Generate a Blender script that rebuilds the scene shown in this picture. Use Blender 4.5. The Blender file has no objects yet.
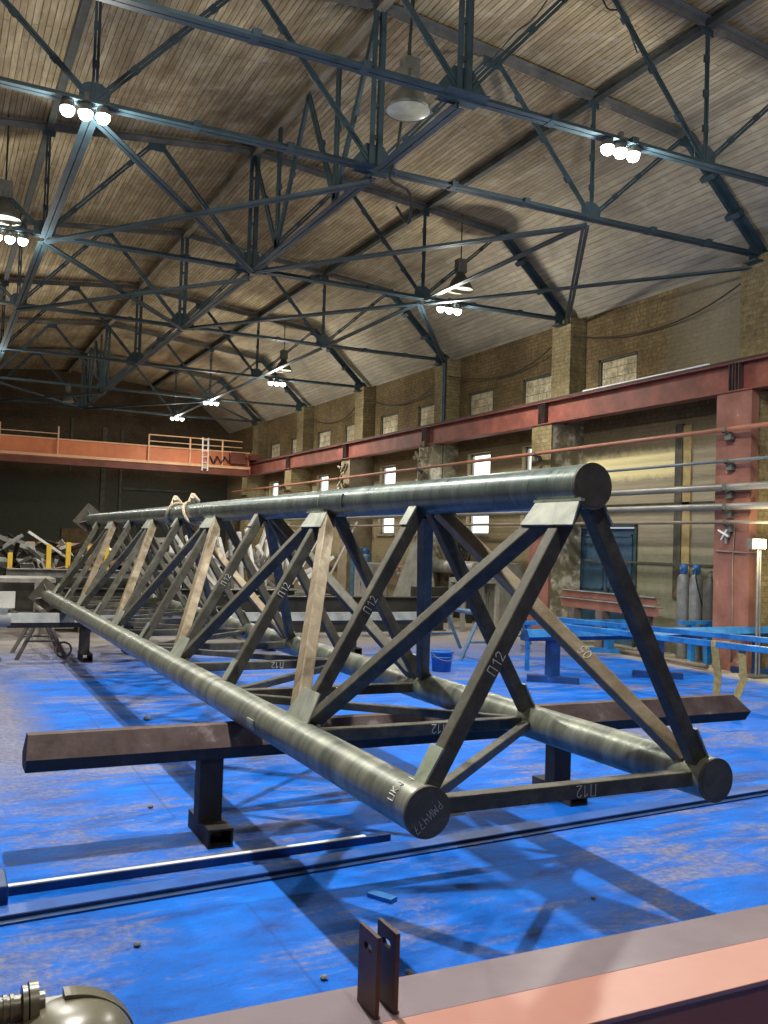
import bpy, math, random
from mathutils import Vector, Matrix
random.seed(7)
S = bpy.context.scene
COL = S.collection
V = Vector

# ---------------------------------------------------------------- camera
CAM_H = 1.82
cd = bpy.data.cameras.new('camera')
cam = bpy.data.objects.new('camera', cd)
COL.objects.link(cam)
cr = V((0.89761686, -0.43955646, 0.03277334)); cu = V((-0.04507677, -0.01757843, 0.99882886)); cf = V((0.43846557, 0.89804294, 0.03559248))
cam.matrix_world = Matrix(((cr.x, cu.x, -cf.x, 0), (cr.y, cu.y, -cf.y, 0), (cr.z, cu.z, -cf.z, CAM_H), (0, 0, 0, 1)))
cd.sensor_fit = 'VERTICAL'; cd.sensor_height = 36.0; cd.lens = 922.2 / 1024 * 36.0
cd.clip_start = 0.05; cd.clip_end = 200
S.camera = cam

# ---------------------------------------------------------------- world, exposure
w = bpy.data.worlds.new('world'); S.world = w; w.use_nodes = True
w.node_tree.nodes['Background'].inputs[0].default_value = (0.75, 0.85, 1.0, 1)
w.node_tree.nodes['Background'].inputs[1].default_value = 0.6
S.view_settings.view_transform = 'Standard'; S.view_settings.look = 'None'
S.view_settings.gamma = 1.0; S.view_settings.use_curve_mapping = False
S.view_settings.exposure = 0.12
LAMP_DOWN = 580.0
LAMP_SPILL = 150.0
LAMP_COL = (1.0, 0.96, 0.86)

# ---------------------------------------------------------------- material helpers
def new_mat(name):
    m = bpy.data.materials.new(name); m.use_nodes = True
    nt = m.node_tree; nt.nodes.clear()
    out = nt.nodes.new('ShaderNodeOutputMaterial'); b = nt.nodes.new('ShaderNodeBsdfPrincipled')
    nt.links.new(b.outputs[0], out.inputs[0])
    return m, nt, b
def coords(nt, scale=(1, 1, 1), kind='Object', rot=(0, 0, 0)):
    tc = nt.nodes.new('ShaderNodeTexCoord'); mp = nt.nodes.new('ShaderNodeMapping')
    mp.inputs['Scale'].default_value = scale; mp.inputs['Rotation'].default_value = rot
    nt.links.new(tc.outputs[kind], mp.inputs[0]); return mp.outputs[0]
def noise(nt, vec, scale, detail=6, rough=0.6, dist=0.0):
    n = nt.nodes.new('ShaderNodeTexNoise'); n.inputs['Scale'].default_value = scale
    n.inputs['Detail'].default_value = detail; n.inputs['Roughness'].default_value = rough
    n.inputs['Distortion'].default_value = dist
    nt.links.new(vec, n.inputs['Vector']); return n.outputs[0]
def ramp(nt, fac, stops, interp='LINEAR'):
    r = nt.nodes.new('ShaderNodeValToRGB'); e = r.color_ramp.elements; r.color_ramp.interpolation = interp
    while len(e) < len(stops): e.new(0.5)
    for i, (p, c) in enumerate(stops):
        e[i].position = p; e[i].color = (*c, 1) if len(c) == 3 else c
    nt.links.new(fac, r.inputs[0]); return r.outputs[0]
def mix(nt, fac, a, b, mode='MIX'):
    n = nt.nodes.new('ShaderNodeMix'); n.data_type = 'RGBA'; n.blend_type = mode
    for sock, val in ((n.inputs[0], fac), (n.inputs[6], a), (n.inputs[7], b)):
        if isinstance(val, (int, float)): sock.default_value = val
        elif isinstance(val, tuple): sock.default_value = (*val, 1) if len(val) == 3 else val
        else: nt.links.new(val, sock)
    return n.outputs[2]
def math_(nt, op, a, b=0.0):
    n = nt.nodes.new('ShaderNodeMath'); n.operation = op
    for s, val in ((n.inputs[0], a), (n.inputs[1], b)):
        if isinstance(val, (int, float)): s.default_value = val
        else: nt.links.new(val, s)
    return n.outputs[0]
def sep(nt, vec):
    n = nt.nodes.new('ShaderNodeSeparateXYZ'); nt.links.new(vec, n.inputs[0]); return n.outputs
def comb(nt, x, y, z=0.0):
    n = nt.nodes.new('ShaderNodeCombineXYZ')
    for s, val in zip(n.inputs, (x, y, z)):
        if isinstance(val, (int, float)): s.default_value = val
        else: nt.links.new(val, s)
    return n.outputs[0]
def bump(nt, b, h, strength=0.3, dist=0.01):
    n = nt.nodes.new('ShaderNodeBump'); n.inputs['Strength'].default_value = strength; n.inputs['Distance'].default_value = dist
    nt.links.new(h, n.inputs['Height']); nt.links.new(n.outputs[0], b.inputs['Normal'])
def rgbmath(c, k): return tuple(min(1, x * k) for x in c)

def mottled(name, c1, c2, scale=4, rough=0.6, metal=0.0, stretch=(1, 1, 1), bmp=0.15, c3=None, lo=0.35, hi=0.65):
    """two or three colour worn surface"""
    m, nt, b = new_mat(name); v = coords(nt, stretch)
    f = noise(nt, v, scale, 8, 0.65)
    stops = [(lo, c1), (hi, c2)]
    if c3: stops.append((min(0.99, hi + 0.1), c3))
    nt.links.new(ramp(nt, f, stops), b.inputs['Base Color'])
    b.inputs['Roughness'].default_value = rough; b.inputs['Metallic'].default_value = metal
    if bmp: bump(nt, b, noise(nt, v, scale * 6, 4), bmp, 0.004)
    return m

# ---------------------------------------------------------------- materials
def floor_material():
    m, nt, b = new_mat('blue_oversprayed_concrete')
    tc = nt.nodes.new('ShaderNodeTexCoord'); P = tc.outputs['Object']
    xyz = sep(nt, P)
    st = coords(nt, (0.42, 1.0, 1.0))
    n1 = noise(nt, st, 1.1, 9, 0.62, 0.6)
    n2 = noise(nt, st, 4.5, 8, 0.7, 0.3)
    n3 = noise(nt, coords(nt, (1, 1, 1)), 22, 6, 0.7)
    n4 = noise(nt, coords(nt, (0.5, 1.6, 1.0)), 2.3, 9, 0.75, 1.2)
    blue = ramp(nt, n2, [(0.28, (0.0, 0.045, 0.28)), (0.43, (0.0, 0.12, 0.60)), (0.6, (0.0, 0.175, 0.82)), (0.75, (0.01, 0.27, 0.98))])
    blue = mix(nt, math_(nt, 'MULTIPLY', ramp(nt, n3, [(0.55, (0, 0, 0)), (0.75, (1, 1, 1))]), 0.35), blue, (0.01, 0.05, 0.25))
    conc = ramp(nt, n3, [(0.3, (0.10, 0.10, 0.15)), (0.7, (0.36, 0.34, 0.40))])
    # wear: patches; more wear away from the painting place
    far = nt.nodes.new('ShaderNodeMapRange'); far.inputs[1].default_value = 11.5; far.inputs[2].default_value = 18.5
    far.inputs[3].default_value = 0.0; far.inputs[4].default_value = 0.25; nt.links.new(xyz[1], far.inputs[0])
    wear = math_(nt, 'ADD', math_(nt, 'ADD', math_(nt, 'MULTIPLY', n1, 0.46), math_(nt, 'ADD', math_(nt, 'MULTIPLY', n4, 0.44), math_(nt, 'MULTIPLY', n3, 0.10))), far.outputs[0])
    wf = ramp(nt, wear, [(0.50, (0, 0, 0)), (0.585, (1, 1, 1))])
    # paint stops towards the left aisle
    le = nt.nodes.new('ShaderNodeMapRange'); le.inputs[1].default_value = 1.15; le.inputs[2].default_value = 0.75
    nt.links.new(math_(nt, 'ADD', xyz[0], math_(nt, 'MULTIPLY', math_(nt, 'SUBTRACT', n1, 0.5), 0.5)), le.inputs[0])
    gate = nt.nodes.new('ShaderNodeMapRange'); gate.inputs[1].default_value = 6.2; gate.inputs[2].default_value = 8.0
    nt.links.new(xyz[1], gate.inputs[0])
    lf = math_(nt, 'MULTIPLY', math_(nt, 'MULTIPLY', le.outputs[0], gate.outputs[0]), 0.85)
    f = math_(nt, 'MAXIMUM', math_(nt, 'MULTIPLY', wf, 0.8), lf)
    c = mix(nt, f, blue, conc)
    # beyond the spraying place the floor is bare pale concrete
    ff = nt.nodes.new('ShaderNodeMapRange'); ff.inputs[1].default_value = 15.4; ff.inputs[2].default_value = 16.6
    nt.links.new(math_(nt, 'ADD', xyz[1], math_(nt, 'MULTIPLY', n1, 1.6)), ff.inputs[0])
    c = mix(nt, ff.outputs[0], c, mix(nt, n2, (0.20, 0.18, 0.18), (0.42, 0.38, 0.36)))
    fr = nt.nodes.new('ShaderNodeMapRange'); fr.inputs[1].default_value = 10.9; fr.inputs[2].default_value = 11.3
    nt.links.new(math_(nt, 'ADD', xyz[0], math_(nt, 'MULTIPLY', n2, 0.4)), fr.inputs[0])
    c = mix(nt, fr.outputs[0], c, (0.42, 0.38, 0.29))
    # joints between slabs
    j = nt.nodes.new('ShaderNodeTexBrick'); j.inputs['Scale'].default_value = 1.0
    j.inputs['Brick Width'].default_value = 3.0; j.inputs['Row Height'].default_value = 1.5; j.inputs['Mortar Size'].default_value = 0.012
    j.inputs['Mortar Smooth'].default_value = 0.5
    nt.links.new(P, j.inputs['Vector'])
    c = mix(nt, math_(nt, 'MULTIPLY', math_(nt, 'MULTIPLY', j.outputs['Fac'], n4), 0.5), c, (0.01, 0.02, 0.07))
    nt.links.new(c, b.inputs['Base Color'])
    nt.links.new(ramp(nt, n2, [(0.3, (0.42, 0.42, 0.42)), (0.7, (0.7, 0.7, 0.7))]), b.inputs['Roughness'])
    b.inputs['Specular IOR Level'].default_value = 0.2
    bump(nt, b, math_(nt, 'ADD', n3, math_(nt, 'MULTIPLY', n2, 2.0)), 0.6, 0.02)
    return m

def brick_material(name, c1, c2, mortar, axes=(1, 2), paint=None, zone=None, bw=0.26, rh=0.085):
    m, nt, b = new_mat(name)
    tc = nt.nodes.new('ShaderNodeTexCoord'); P = tc.outputs['Object']; xyz = sep(nt, P)
    uv = comb(nt, xyz[axes[0]], xyz[axes[1]])
    br = nt.nodes.new('ShaderNodeTexBrick'); br.inputs['Scale'].default_value = 1.0
    br.inputs['Brick Width'].default_value = bw; br.inputs['Row Height'].default_value = rh; br.inputs['Mortar Size'].default_value = 0.009
    br.inputs['Color1'].default_value = (*c1, 1); br.inputs['Color2'].default_value = (*c2, 1); br.inputs['Mortar'].default_value = (*mortar, 1)
    br.inputs['Bias'].default_value = -0.1
    nt.links.new(uv, br.inputs['Vector'])
    n1 = noise(nt, P, 0.7, 8, 0.65, 0.4); n2 = noise(nt, P, 6, 8, 0.7)
    n5 = noise(nt, P, 14, 8, 0.8); n6 = noise(nt, P, 2.0, 8, 0.75, 0.8)
    c = mix(nt, ramp(nt, n2, [(0.30, (0, 0, 0)), (0.62, (0.8, 0.8, 0.8))]), br.outputs['Color'], rgbmath(c1, 0.55))
    c = mix(nt, ramp(nt, n6, [(0.42, (0, 0, 0)), (0.66, (0.75, 0.75, 0.75))]), c, rgbmath(mortar, 1.1))
    c = mix(nt, 1.0, c, ramp(nt, n5, [(0.32, (0.5, 0.48, 0.45)), (0.62, (1.25, 1.22, 1.15))]), 'MULTIPLY')
    c = mix(nt, 1.0, c, ramp(nt, n1, [(0.3, (0.62, 0.56, 0.5)), (0.7, (1.15, 1.12, 1.05))]), 'MULTIPLY')
    if zone:
        c = zone(nt, c, xyz, n1, n2)
    nt.links.new(c, b.inputs['Base Color']); b.inputs['Roughness'].default_value = 0.9
    b.inputs['Specular IOR Level'].default_value = 0.2
    bump(nt, b, math_(nt, 'ADD', math_(nt, 'MULTIPLY', br.outputs['Fac'], -1.0), math_(nt, 'MULTIPLY', n2, 0.6)), 0.5, 0.012)
    return m

def step(nt, v, a, b_):
    n = nt.nodes.new('ShaderNodeMapRange'); n.inputs[1].default_value = a; n.inputs[2].default_value = b_
    nt.links.new(v, n.inputs[0]); return n.outputs[0]
def right_zone(nt, c, xyz, n1, n2):
    z = math_(nt, 'ADD', xyz[2], math_(nt, 'MULTIPLY', math_(nt, 'SUBTRACT', n2, 0.5), 0.25))
    # whole lower wall paler (old limewash)
    low = math_(nt, 'SUBTRACT', 1.0, step(nt, xyz[2], 4.1, 4.5))
    c = mix(nt, math_(nt, 'MULTIPLY', low, 0.45), c, (0.42, 0.36, 0.22))
    near = math_(nt, 'SUBTRACT', 1.0, step(nt, xyz[1], 15.7, 15.9))
    # bright whitewashed band, beige band, green dado of the first bay
    st = noise(nt, comb(nt, xyz[1], math_(nt, 'MULTIPLY', xyz[2], 9.0)), 1.6, 5, 0.6)
    beige = mix(nt, st, (0.24, 0.20, 0.13), (0.50, 0.45, 0.32))
    f1 = math_(nt, 'MULTIPLY', math_(nt, 'SUBTRACT', 1.0, step(nt, z, 3.7, 3.9)), near)
    c = mix(nt, math_(nt, 'MULTIPLY', f1, 0.85), c, beige)
    ban = math_(nt, 'MULTIPLY', math_(nt, 'MULTIPLY', step(nt, z, 3.22, 3.35), math_(nt, 'SUBTRACT', 1.0, step(nt, z, 3.72, 3.85))), near)
    ban = math_(nt, 'MULTIPLY', ban, step(nt, xyz[1], 12.75, 12.95))
    c = mix(nt, math_(nt, 'MULTIPLY', ban, 0.9), c, (0.82, 0.72, 0.38))
    gr = math_(nt, 'MULTIPLY', math_(nt, 'SUBTRACT', 1.0, step(nt, z, 1.75, 2.0)), near)
    c = mix(nt, math_(nt, 'MULTIPLY', gr, 0.9), c, mix(nt, n2, (0.16, 0.17, 0.11), (0.36, 0.36, 0.25)))
    c = mix(nt, math_(nt, 'MULTIPLY', math_(nt, 'SUBTRACT', 1.0, step(nt, z, 0.15, 0.3)), 0.7), c, (0.06, 0.05, 0.04))
    # weathered lighter brick above the runway, close to the second truss
    pal = math_(nt, 'MULTIPLY', step(nt, xyz[2], 5.0, 5.2), math_(nt, 'SUBTRACT', 1.0, step(nt, math_(nt, 'ADD', xyz[1], math_(nt, 'MULTIPLY', n1, 3.0)), 13.6, 15.0)))
    c = mix(nt, math_(nt, 'MULTIPLY', pal, 0.5), c, (0.38, 0.36, 0.28))
    return c
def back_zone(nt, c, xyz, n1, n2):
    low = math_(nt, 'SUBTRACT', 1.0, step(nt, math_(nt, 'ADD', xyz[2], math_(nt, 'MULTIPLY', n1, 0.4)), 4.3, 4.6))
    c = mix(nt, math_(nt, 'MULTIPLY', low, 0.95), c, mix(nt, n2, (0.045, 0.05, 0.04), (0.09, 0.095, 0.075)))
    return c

M = {}
M['floor'] = floor_material()
M['brick_right'] = brick_material('soot_darkened_yellow_brick', (0.30, 0.235, 0.125), (0.22, 0.165, 0.09), (0.12, 0.10, 0.07), (1, 2), zone=right_zone)
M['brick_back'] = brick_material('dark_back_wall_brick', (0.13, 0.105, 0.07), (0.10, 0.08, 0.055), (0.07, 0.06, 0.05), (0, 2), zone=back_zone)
M['brick_plain'] = brick_material('plain_sooty_brick', (0.26, 0.21, 0.13), (0.20, 0.16, 0.10), (0.12, 0.10, 0.08), (1, 2))
M['brick_pier'] = brick_material('pale_yellow_pier_brick', (0.40, 0.345, 0.20), (0.27, 0.23, 0.13), (0.17, 0.155, 0.11), (1, 2))
M['brick_pier_x'] = brick_material('pier_brick', (0.40, 0.34, 0.20), (0.30, 0.25, 0.14), (0.22, 0.19, 0.13), (1, 2))
M['block_infill'] = brick_material('pale_block_infill', (1.0, 0.97, 0.78), (0.85, 0.82, 0.62), (0.13, 0.12, 0.09), (1, 2), bw=0.42, rh=0.2)

def deck_material():
    m, nt, b = new_mat('roof_boards')
    tc = nt.nodes.new('ShaderNodeTexCoord'); P = tc.outputs['Object']; xyz = sep(nt, P)
    u = math_(nt, 'MULTIPLY', xyz[0], 1.0)
    br = nt.nodes.new('ShaderNodeTexBrick'); br.inputs['Scale'].default_value = 1.0
    br.inputs['Brick Width'].default_value = 3.7; br.inputs['Row Height'].default_value = 0.088; br.inputs['Mortar Size'].default_value = 0.006
    br.inputs['Color1'].default_value = (0.56, 0.49, 0.355, 1); br.inputs['Color2'].default_value = (0.40, 0.345, 0.24, 1)
    br.inputs['Mortar'].default_value = (0.17, 0.13, 0.085, 1)
    nt.links.new(comb(nt, xyz[1], u), br.inputs['Vector'])
    st = noise(nt, comb(nt, math_(nt, 'MULTIPLY', xyz[0], 24.0), math_(nt, 'MULTIPLY', xyz[1], 1.3)), 1.0, 8, 0.8)
    n1 = noise(nt, P, 0.55, 7, 0.65, 0.5)
    n2 = noise(nt, P, 2.6, 7, 0.7, 0.2)
    c = mix(nt, 1.0, br.outputs['Color'], ramp(nt, st, [(0.32, (0.42, 0.38, 0.33)), (0.47, (0.95, 0.94, 0.9)), (0.68, (1.3, 1.3, 1.26))]), 'MULTIPLY')
    c = mix(nt, ramp(nt, n1, [(0.40, (0, 0, 0)), (0.68, (0.75, 0.75, 0.75))]), c, (0.19, 0.135, 0.09))
    c = mix(nt, 1.0, c, ramp(nt, noise(nt, comb(nt, math_(nt, 'MULTIPLY', xyz[0], 3.0), math_(nt, 'MULTIPLY', xyz[1], 0.5)), 1.0, 8, 0.8), [(0.35, (0.62, 0.56, 0.46)), (0.62, (1.05, 1.02, 0.95))]), 'MULTIPLY')
    c = mix(nt, ramp(nt, n2, [(0.55, (0, 0, 0)), (0.75, (0.55, 0.55, 0.55))]), c, (0.52, 0.50, 0.44))
    c = mix(nt, math_(nt, 'MULTIPLY', step(nt, xyz[0], 8.5, 12.0), 0.45), c, mix(nt, st, (0.24, 0.25, 0.215), (0.70, 0.70, 0.62)))
    nt.links.new(c, b.inputs['Base Color']); b.inputs['Roughness'].default_value = 0.85; b.inputs['Specular IOR Level'].default_value = 0.15
    bump(nt, b, math_(nt, 'MULTIPLY', br.outputs['Fac'], -1.0), 0.6, 0.02)
    return m
M['deck'] = deck_material()
M['truss'] = mottled('blue_grey_truss_paint', (0.022, 0.045, 0.058), (0.05, 0.09, 0.115), 3, 0.5, 0.1, c3=(0.11, 0.14, 0.15), hi=0.7)
M['truss_dusty'] = mottled('dusty_truss_paint', (0.07, 0.08, 0.08), (0.15, 0.145, 0.13), 2.2, 0.7, 0.0, c3=(0.30, 0.28, 0.24), hi=0.6)
M['purlin_dark'] = mottled('dark_purlin', (0.03, 0.035, 0.035), (0.07, 0.075, 0.065), 2.5, 0.7)
M['ridge_wood'] = mottled('weathered_ridge_beam', (0.14, 0.12, 0.085), (0.28, 0.24, 0.17), 3, 0.8, stretch=(3, 0.5, 3))
def steel_material(name, dark, mid, light, rough=0.38, metal=0.55, s=3.0, stretch=(1, 1, 1), lo=0.32, hi=0.58):
    m, nt, b = new_mat(name); v = coords(nt, stretch)
    f = noise(nt, v, s, 9, 0.68, 0.5); g = noise(nt, v, s * 7, 6, 0.7)
    c = ramp(nt, f, [(lo, dark), (0.5, mid), (hi + 0.12, light)])
    c = mix(nt, ramp(nt, g, [(0.55, (0, 0, 0)), (0.8, (0.5, 0.5, 0.5))]), c, light)
    nt.links.new(c, b.inputs['Base Color']); b.inputs['Metallic'].default_value = metal
    nt.links.new(ramp(nt, g, [(0.2, (rough - 0.1,) * 3), (0.8, (rough + 0.2,) * 3)]), b.inputs['Roughness'])
    bump(nt, b, g, 0.12, 0.003)
    return m
M['pipe'] = steel_material('mill_scale_pipe', (0.10, 0.115, 0.10), (0.19, 0.21, 0.175), (0.40, 0.41, 0.33), 0.34, 0.4, 1.6, (0.8, 4, 0.8), 0.36, 0.62)
M['pipe_top'] = steel_material('bluish_mill_scale_pipe', (0.07, 0.10, 0.102), (0.115, 0.16, 0.155), (0.24, 0.28, 0.25), 0.28, 0.5, 1.6, (0.8, 4, 0.8), 0.36, 0.62)
M['brace'] = steel_material('dark_square_tube', (0.038, 0.036, 0.027), (0.07, 0.066, 0.048), (0.15, 0.14, 0.105), 0.52, 0.05, 9.0, (1, 1, 1), 0.3, 0.66)
M['brace_rusty'] = steel_material('light_rusty_square_tube', (0.13, 0.095, 0.06), (0.25, 0.20, 0.13), (0.40, 0.35, 0.26), 0.5, 0.3, 5.0)
M['gusset'] = steel_material('grey_gusset_plate', (0.18, 0.20, 0.175), (0.30, 0.325, 0.28), (0.46, 0.48, 0.41), 0.45, 0.25, 5.0)
M['gusset_green'] = steel_material('pale_green_gusset', (0.22, 0.28, 0.20), (0.34, 0.40, 0.30), (0.5, 0.52, 0.42), 0.5, 0.3, 9.0)
M['cap'] = steel_material('dark_end_cap', (0.06, 0.055, 0.042), (0.085, 0.078, 0.06), (0.14, 0.13, 0.10), 0.6, 0.05, 6.0)
M['chalk'] = mottled('white_chalk', (0.75, 0.75, 0.70), (0.9, 0.9, 0.86), 30, 0.9, bmp=0)
M['chalk_grey'] = mottled('faint_chalk', (0.45, 0.45, 0.40), (0.6, 0.6, 0.55), 30, 0.9, bmp=0)
M['bench_black'] = mottled('black_brown_bench_paint', (0.016, 0.015, 0.016), (0.04, 0.034, 0.033), 3.5, 0.7, 0.1, c3=(0.12, 0.10, 0.10), hi=0.62, bmp=0.5)
M['bench_brown'] = mottled('dusty_brown_bench_top', (0.06, 0.036, 0.032), (0.12, 0.083, 0.076), 5.5, 0.8, 0.0, c3=(0.26, 0.21, 0.2), hi=0.62, bmp=0.6)
M['bench_grey'] = mottled('grey_bench_top', (0.16, 0.18, 0.19), (0.32, 0.34, 0.35), 3.5, 0.6, 0.2)
M['blue_steel'] = mottled('blue_painted_steel', (0.005, 0.10, 0.38), (0.03, 0.26, 0.66), 4, 0.45, 0.1, c3=(0.16, 0.42, 0.75), hi=0.66)
M['blue_dark'] = mottled('blue_dusted_dark_steel', (0.006, 0.03, 0.10), (0.012, 0.07, 0.26), 4, 0.5, 0.1, c3=(0.03, 0.14, 0.45), hi=0.66)
M['blue_channel'] = mottled('scuffed_blue_channel', (0.0, 0.07, 0.34), (0.01, 0.12, 0.52), 5, 0.5, 0.0, c3=(0.10, 0.16, 0.32), hi=0.68)
M['steel_highlight'] = mottled('painted_steel_highlight', (0.75, 0.75, 0.72), (0.95, 0.95, 0.92), 8, 0.45, 0.0)  # whitish colour standing for highlights on the floor bar and runway rail
M['primer_red'] = mottled('red_oxide_runway_paint', (0.13, 0.038, 0.026), (0.27, 0.078, 0.052), 2.5, 0.65, 0.0, c3=(0.36, 0.15, 0.11), hi=0.68)
M['primer_dark'] = mottled('sooty_flange', (0.03, 0.02, 0.018), (0.09, 0.045, 0.04), 3, 0.7)
M['column_red'] = mottled('peeling_red_column_paint', (0.19, 0.078, 0.057), (0.31, 0.135, 0.10), 2.6, 0.8, 0.0, c3=(0.56, 0.44, 0.36), lo=0.3, hi=0.64, bmp=0.4)
M['column_white'] = mottled('flaking_whitewash', (0.20, 0.18, 0.11), (0.33, 0.30, 0.20), 3.0, 0.85, c3=(0.74, 0.71, 0.58), lo=0.45, hi=0.52, bmp=0.3)
M['column_brown'] = mottled('brown_column_plaster', (0.17, 0.13, 0.085), (0.33, 0.26, 0.17), 3.0, 0.85)
M['pipe_grey'] = mottled('grey_wall_pipe', (0.19, 0.185, 0.17), (0.32, 0.31, 0.28), 4, 0.45, 0.3, stretch=(1, 0.3, 1))
M['pipe_red'] = mottled('red_brown_wall_pipe', (0.24, 0.09, 0.05), (0.40, 0.17, 0.11), 4, 0.55, 0.0, stretch=(1, 0.3, 1))
M['pipe_blue'] = mottled('bluish_grey_wall_pipe', (0.09, 0.12, 0.14), (0.19, 0.23, 0.25), 4, 0.5, 0.1, stretch=(1, 0.3, 1))
M['pipe_brown'] = mottled('dusty_brown_wall_pipe', (0.15, 0.12, 0.09), (0.27, 0.22, 0.17), 4, 0.6, 0.1, stretch=(1, 0.3, 1))
M['pink_primer'] = mottled('pink_primer', (0.54, 0.25, 0.20), (0.61, 0.30, 0.245), 1.6, 0.42, 0.0, c3=(0.66, 0.34, 0.28), hi=0.7, bmp=0.05)
M['lilac_primer'] = mottled('greyish_lilac_primer', (0.25, 0.205, 0.24), (0.34, 0.285, 0.32), 1.4, 0.2, 0.0, c3=(0.34, 0.29, 0.32), hi=0.7, bmp=0.04)
M['web_brown'] = mottled('shaded_brown_primer', (0.48, 0.14, 0.07), (0.58, 0.19, 0.10), 2.0, 0.5)  # shade on the pink beam's side put into a browner colour
M['plate_brown'] = mottled('dark_brown_plate_primer', (0.06, 0.028, 0.026), (0.095, 0.045, 0.042), 4, 0.5, bmp=0.05)
M['olive_cast'] = mottled('olive_grey_enamel', (0.125, 0.115, 0.075), (0.18, 0.165, 0.115), 5, 0.3, 0.0, bmp=0.05)
M['crane'] = mottled('orange_red_crane_paint', (0.50, 0.13, 0.05), (0.80, 0.27, 0.11), 0.5, 0.55)
M['crane_pale'] = mottled('pale_orange_crane_rail', (0.75, 0.42, 0.22), (0.85, 0.55, 0.34), 2, 0.5)
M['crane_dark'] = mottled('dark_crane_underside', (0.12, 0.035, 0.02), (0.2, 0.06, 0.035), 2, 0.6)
M['lamp_grey'] = mottled('grey_lamp_shell', (0.09, 0.095, 0.085), (0.17, 0.175, 0.16), 6, 0.5, 0.3)
M['lamp_glass'] = mottled('dusty_lamp_glass', (0.42, 0.42, 0.30), (0.62, 0.62, 0.46), 5, 0.25, 0.0, bmp=0)
M['cable'] = mottled('black_cable', (0.012, 0.012, 0.011), (0.03, 0.03, 0.028), 6, 0.6, bmp=0)
M['door_blue'] = mottled('blue_door_paint', (0.03, 0.075, 0.13), (0.06, 0.125, 0.20), 3, 0.55, c3=(0.10, 0.17, 0.24), hi=0.66)
M['door_frame'] = mottled('dark_green_frame', (0.02, 0.05, 0.05), (0.05, 0.08, 0.07), 3, 0.7)
M['wood_dark'] = mottled('dark_board', (0.05, 0.05, 0.035), (0.11, 0.10, 0.07), 5, 0.8)
M['wood_yellow'] = mottled('yellow_board', (0.36, 0.26, 0.10), (0.52, 0.40, 0.18), 5, 0.8)
M['cyl_grey'] = mottled('grey_cylinder_paint', (0.16, 0.165, 0.16), (0.26, 0.27, 0.265), 6, 0.5, 0.1)
M['cyl_dark'] = mottled('dark_cylinder_paint', (0.06, 0.06, 0.05), (0.115, 0.11, 0.09), 6, 0.5, 0.1)
M['cyl_blue'] = mottled('blue_cylinder_paint', (0.05, 0.13, 0.21), (0.10, 0.20, 0.30), 6, 0.45, 0.1)
M['cyl_cap'] = mottled('blue_cap_paint', (0.02, 0.11, 0.36), (0.05, 0.20, 0.52), 9, 0.4, 0.1)
M['bucket_blue'] = mottled('blue_plastic', (0.008, 0.11, 0.42), (0.02, 0.17, 0.60), 5, 0.4)
M['strap'] = mottled('yellow_webbing', (0.30, 0.23, 0.07), (0.48, 0.38, 0.15), 20, 0.85)
M['strap_dark'] = mottled('dirty_webbing', (0.05, 0.05, 0.035), (0.14, 0.12, 0.07), 12, 0.85)
M['cream_rope'] = mottled('cream_webbing', (0.45, 0.38, 0.26), (0.62, 0.54, 0.40), 20, 0.85)
M['stone'] = mottled('loose_stone', (0.10, 0.10, 0.10), (0.28, 0.27, 0.26), 20, 0.9)
M['scrap_dark'] = mottled('dark_scrap', (0.02, 0.02, 0.018), (0.07, 0.065, 0.055), 3, 0.6, 0.3)
M['scrap_grey'] = mottled('grey_scrap', (0.16, 0.16, 0.15), (0.34, 0.34, 0.32), 3, 0.5, 0.3)
M['scrap_white'] = mottled('galvanised_scrap', (0.68, 0.68, 0.64), (0.88, 0.88, 0.84), 3, 0.45, 0.2)
M['scrap_pink'] = mottled('primed_scrap', (0.45, 0.27, 0.18), (0.58, 0.38, 0.27), 3, 0.6)
M['yellow'] = mottled('yellow_post_paint', (0.70, 0.44, 0.03), (0.85, 0.58, 0.06), 4, 0.5)
M['table_pale'] = mottled('pale_table_steel', (0.22, 0.22, 0.20), (0.42, 0.41, 0.37), 4, 0.55, 0.2)
M['trestle_brown'] = mottled('brown_trestle', (0.10, 0.085, 0.075), (0.22, 0.19, 0.17), 4, 0.6, 0.2)
M['trestle_blue'] = mottled('blue_grey_trestle', (0.05, 0.11, 0.19), (0.10, 0.20, 0.33), 4, 0.5, 0.1)
M['dark_beam'] = mottled('dark_stock_beam', (0.025, 0.026, 0.022), (0.06, 0.06, 0.05), 2.5, 0.5, 0.3)
M['panel_grey'] = mottled('grey_panel', (0.14, 0.14, 0.12), (0.26, 0.26, 0.22), 2.5, 0.7)
M['rubber'] = mottled('black_hose', (0.012, 0.012, 0.012), (0.04, 0.04, 0.038), 8, 0.5)
M['porcelain'] = mottled('dusty_porcelain', (0.42, 0.41, 0.36), (0.6, 0.58, 0.5), 8, 0.4)

def emit_mat(name, col, strength):
    m = bpy.data.materials.new(name); m.use_nodes = True; nt = m.node_tree; nt.nodes.clear()
    o = nt.nodes.new('ShaderNodeOutputMaterial'); e = nt.nodes.new('ShaderNodeEmission')
    e.inputs[0].default_value = (*col, 1); e.inputs[1].default_value = strength
    nt.links.new(e.outputs[0], o.inputs[0]); return m
M['led'] = emit_mat('lit_led_lens', (1.0, 0.98, 0.90), 14.0)
M['warm_led'] = emit_mat('lit_warm_lamp', (1.0, 0.86, 0.45), 14.0)
M['daylight'] = emit_mat('frosted_pane_with_daylight', (0.97, 0.98, 0.95), 2.0)

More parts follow.
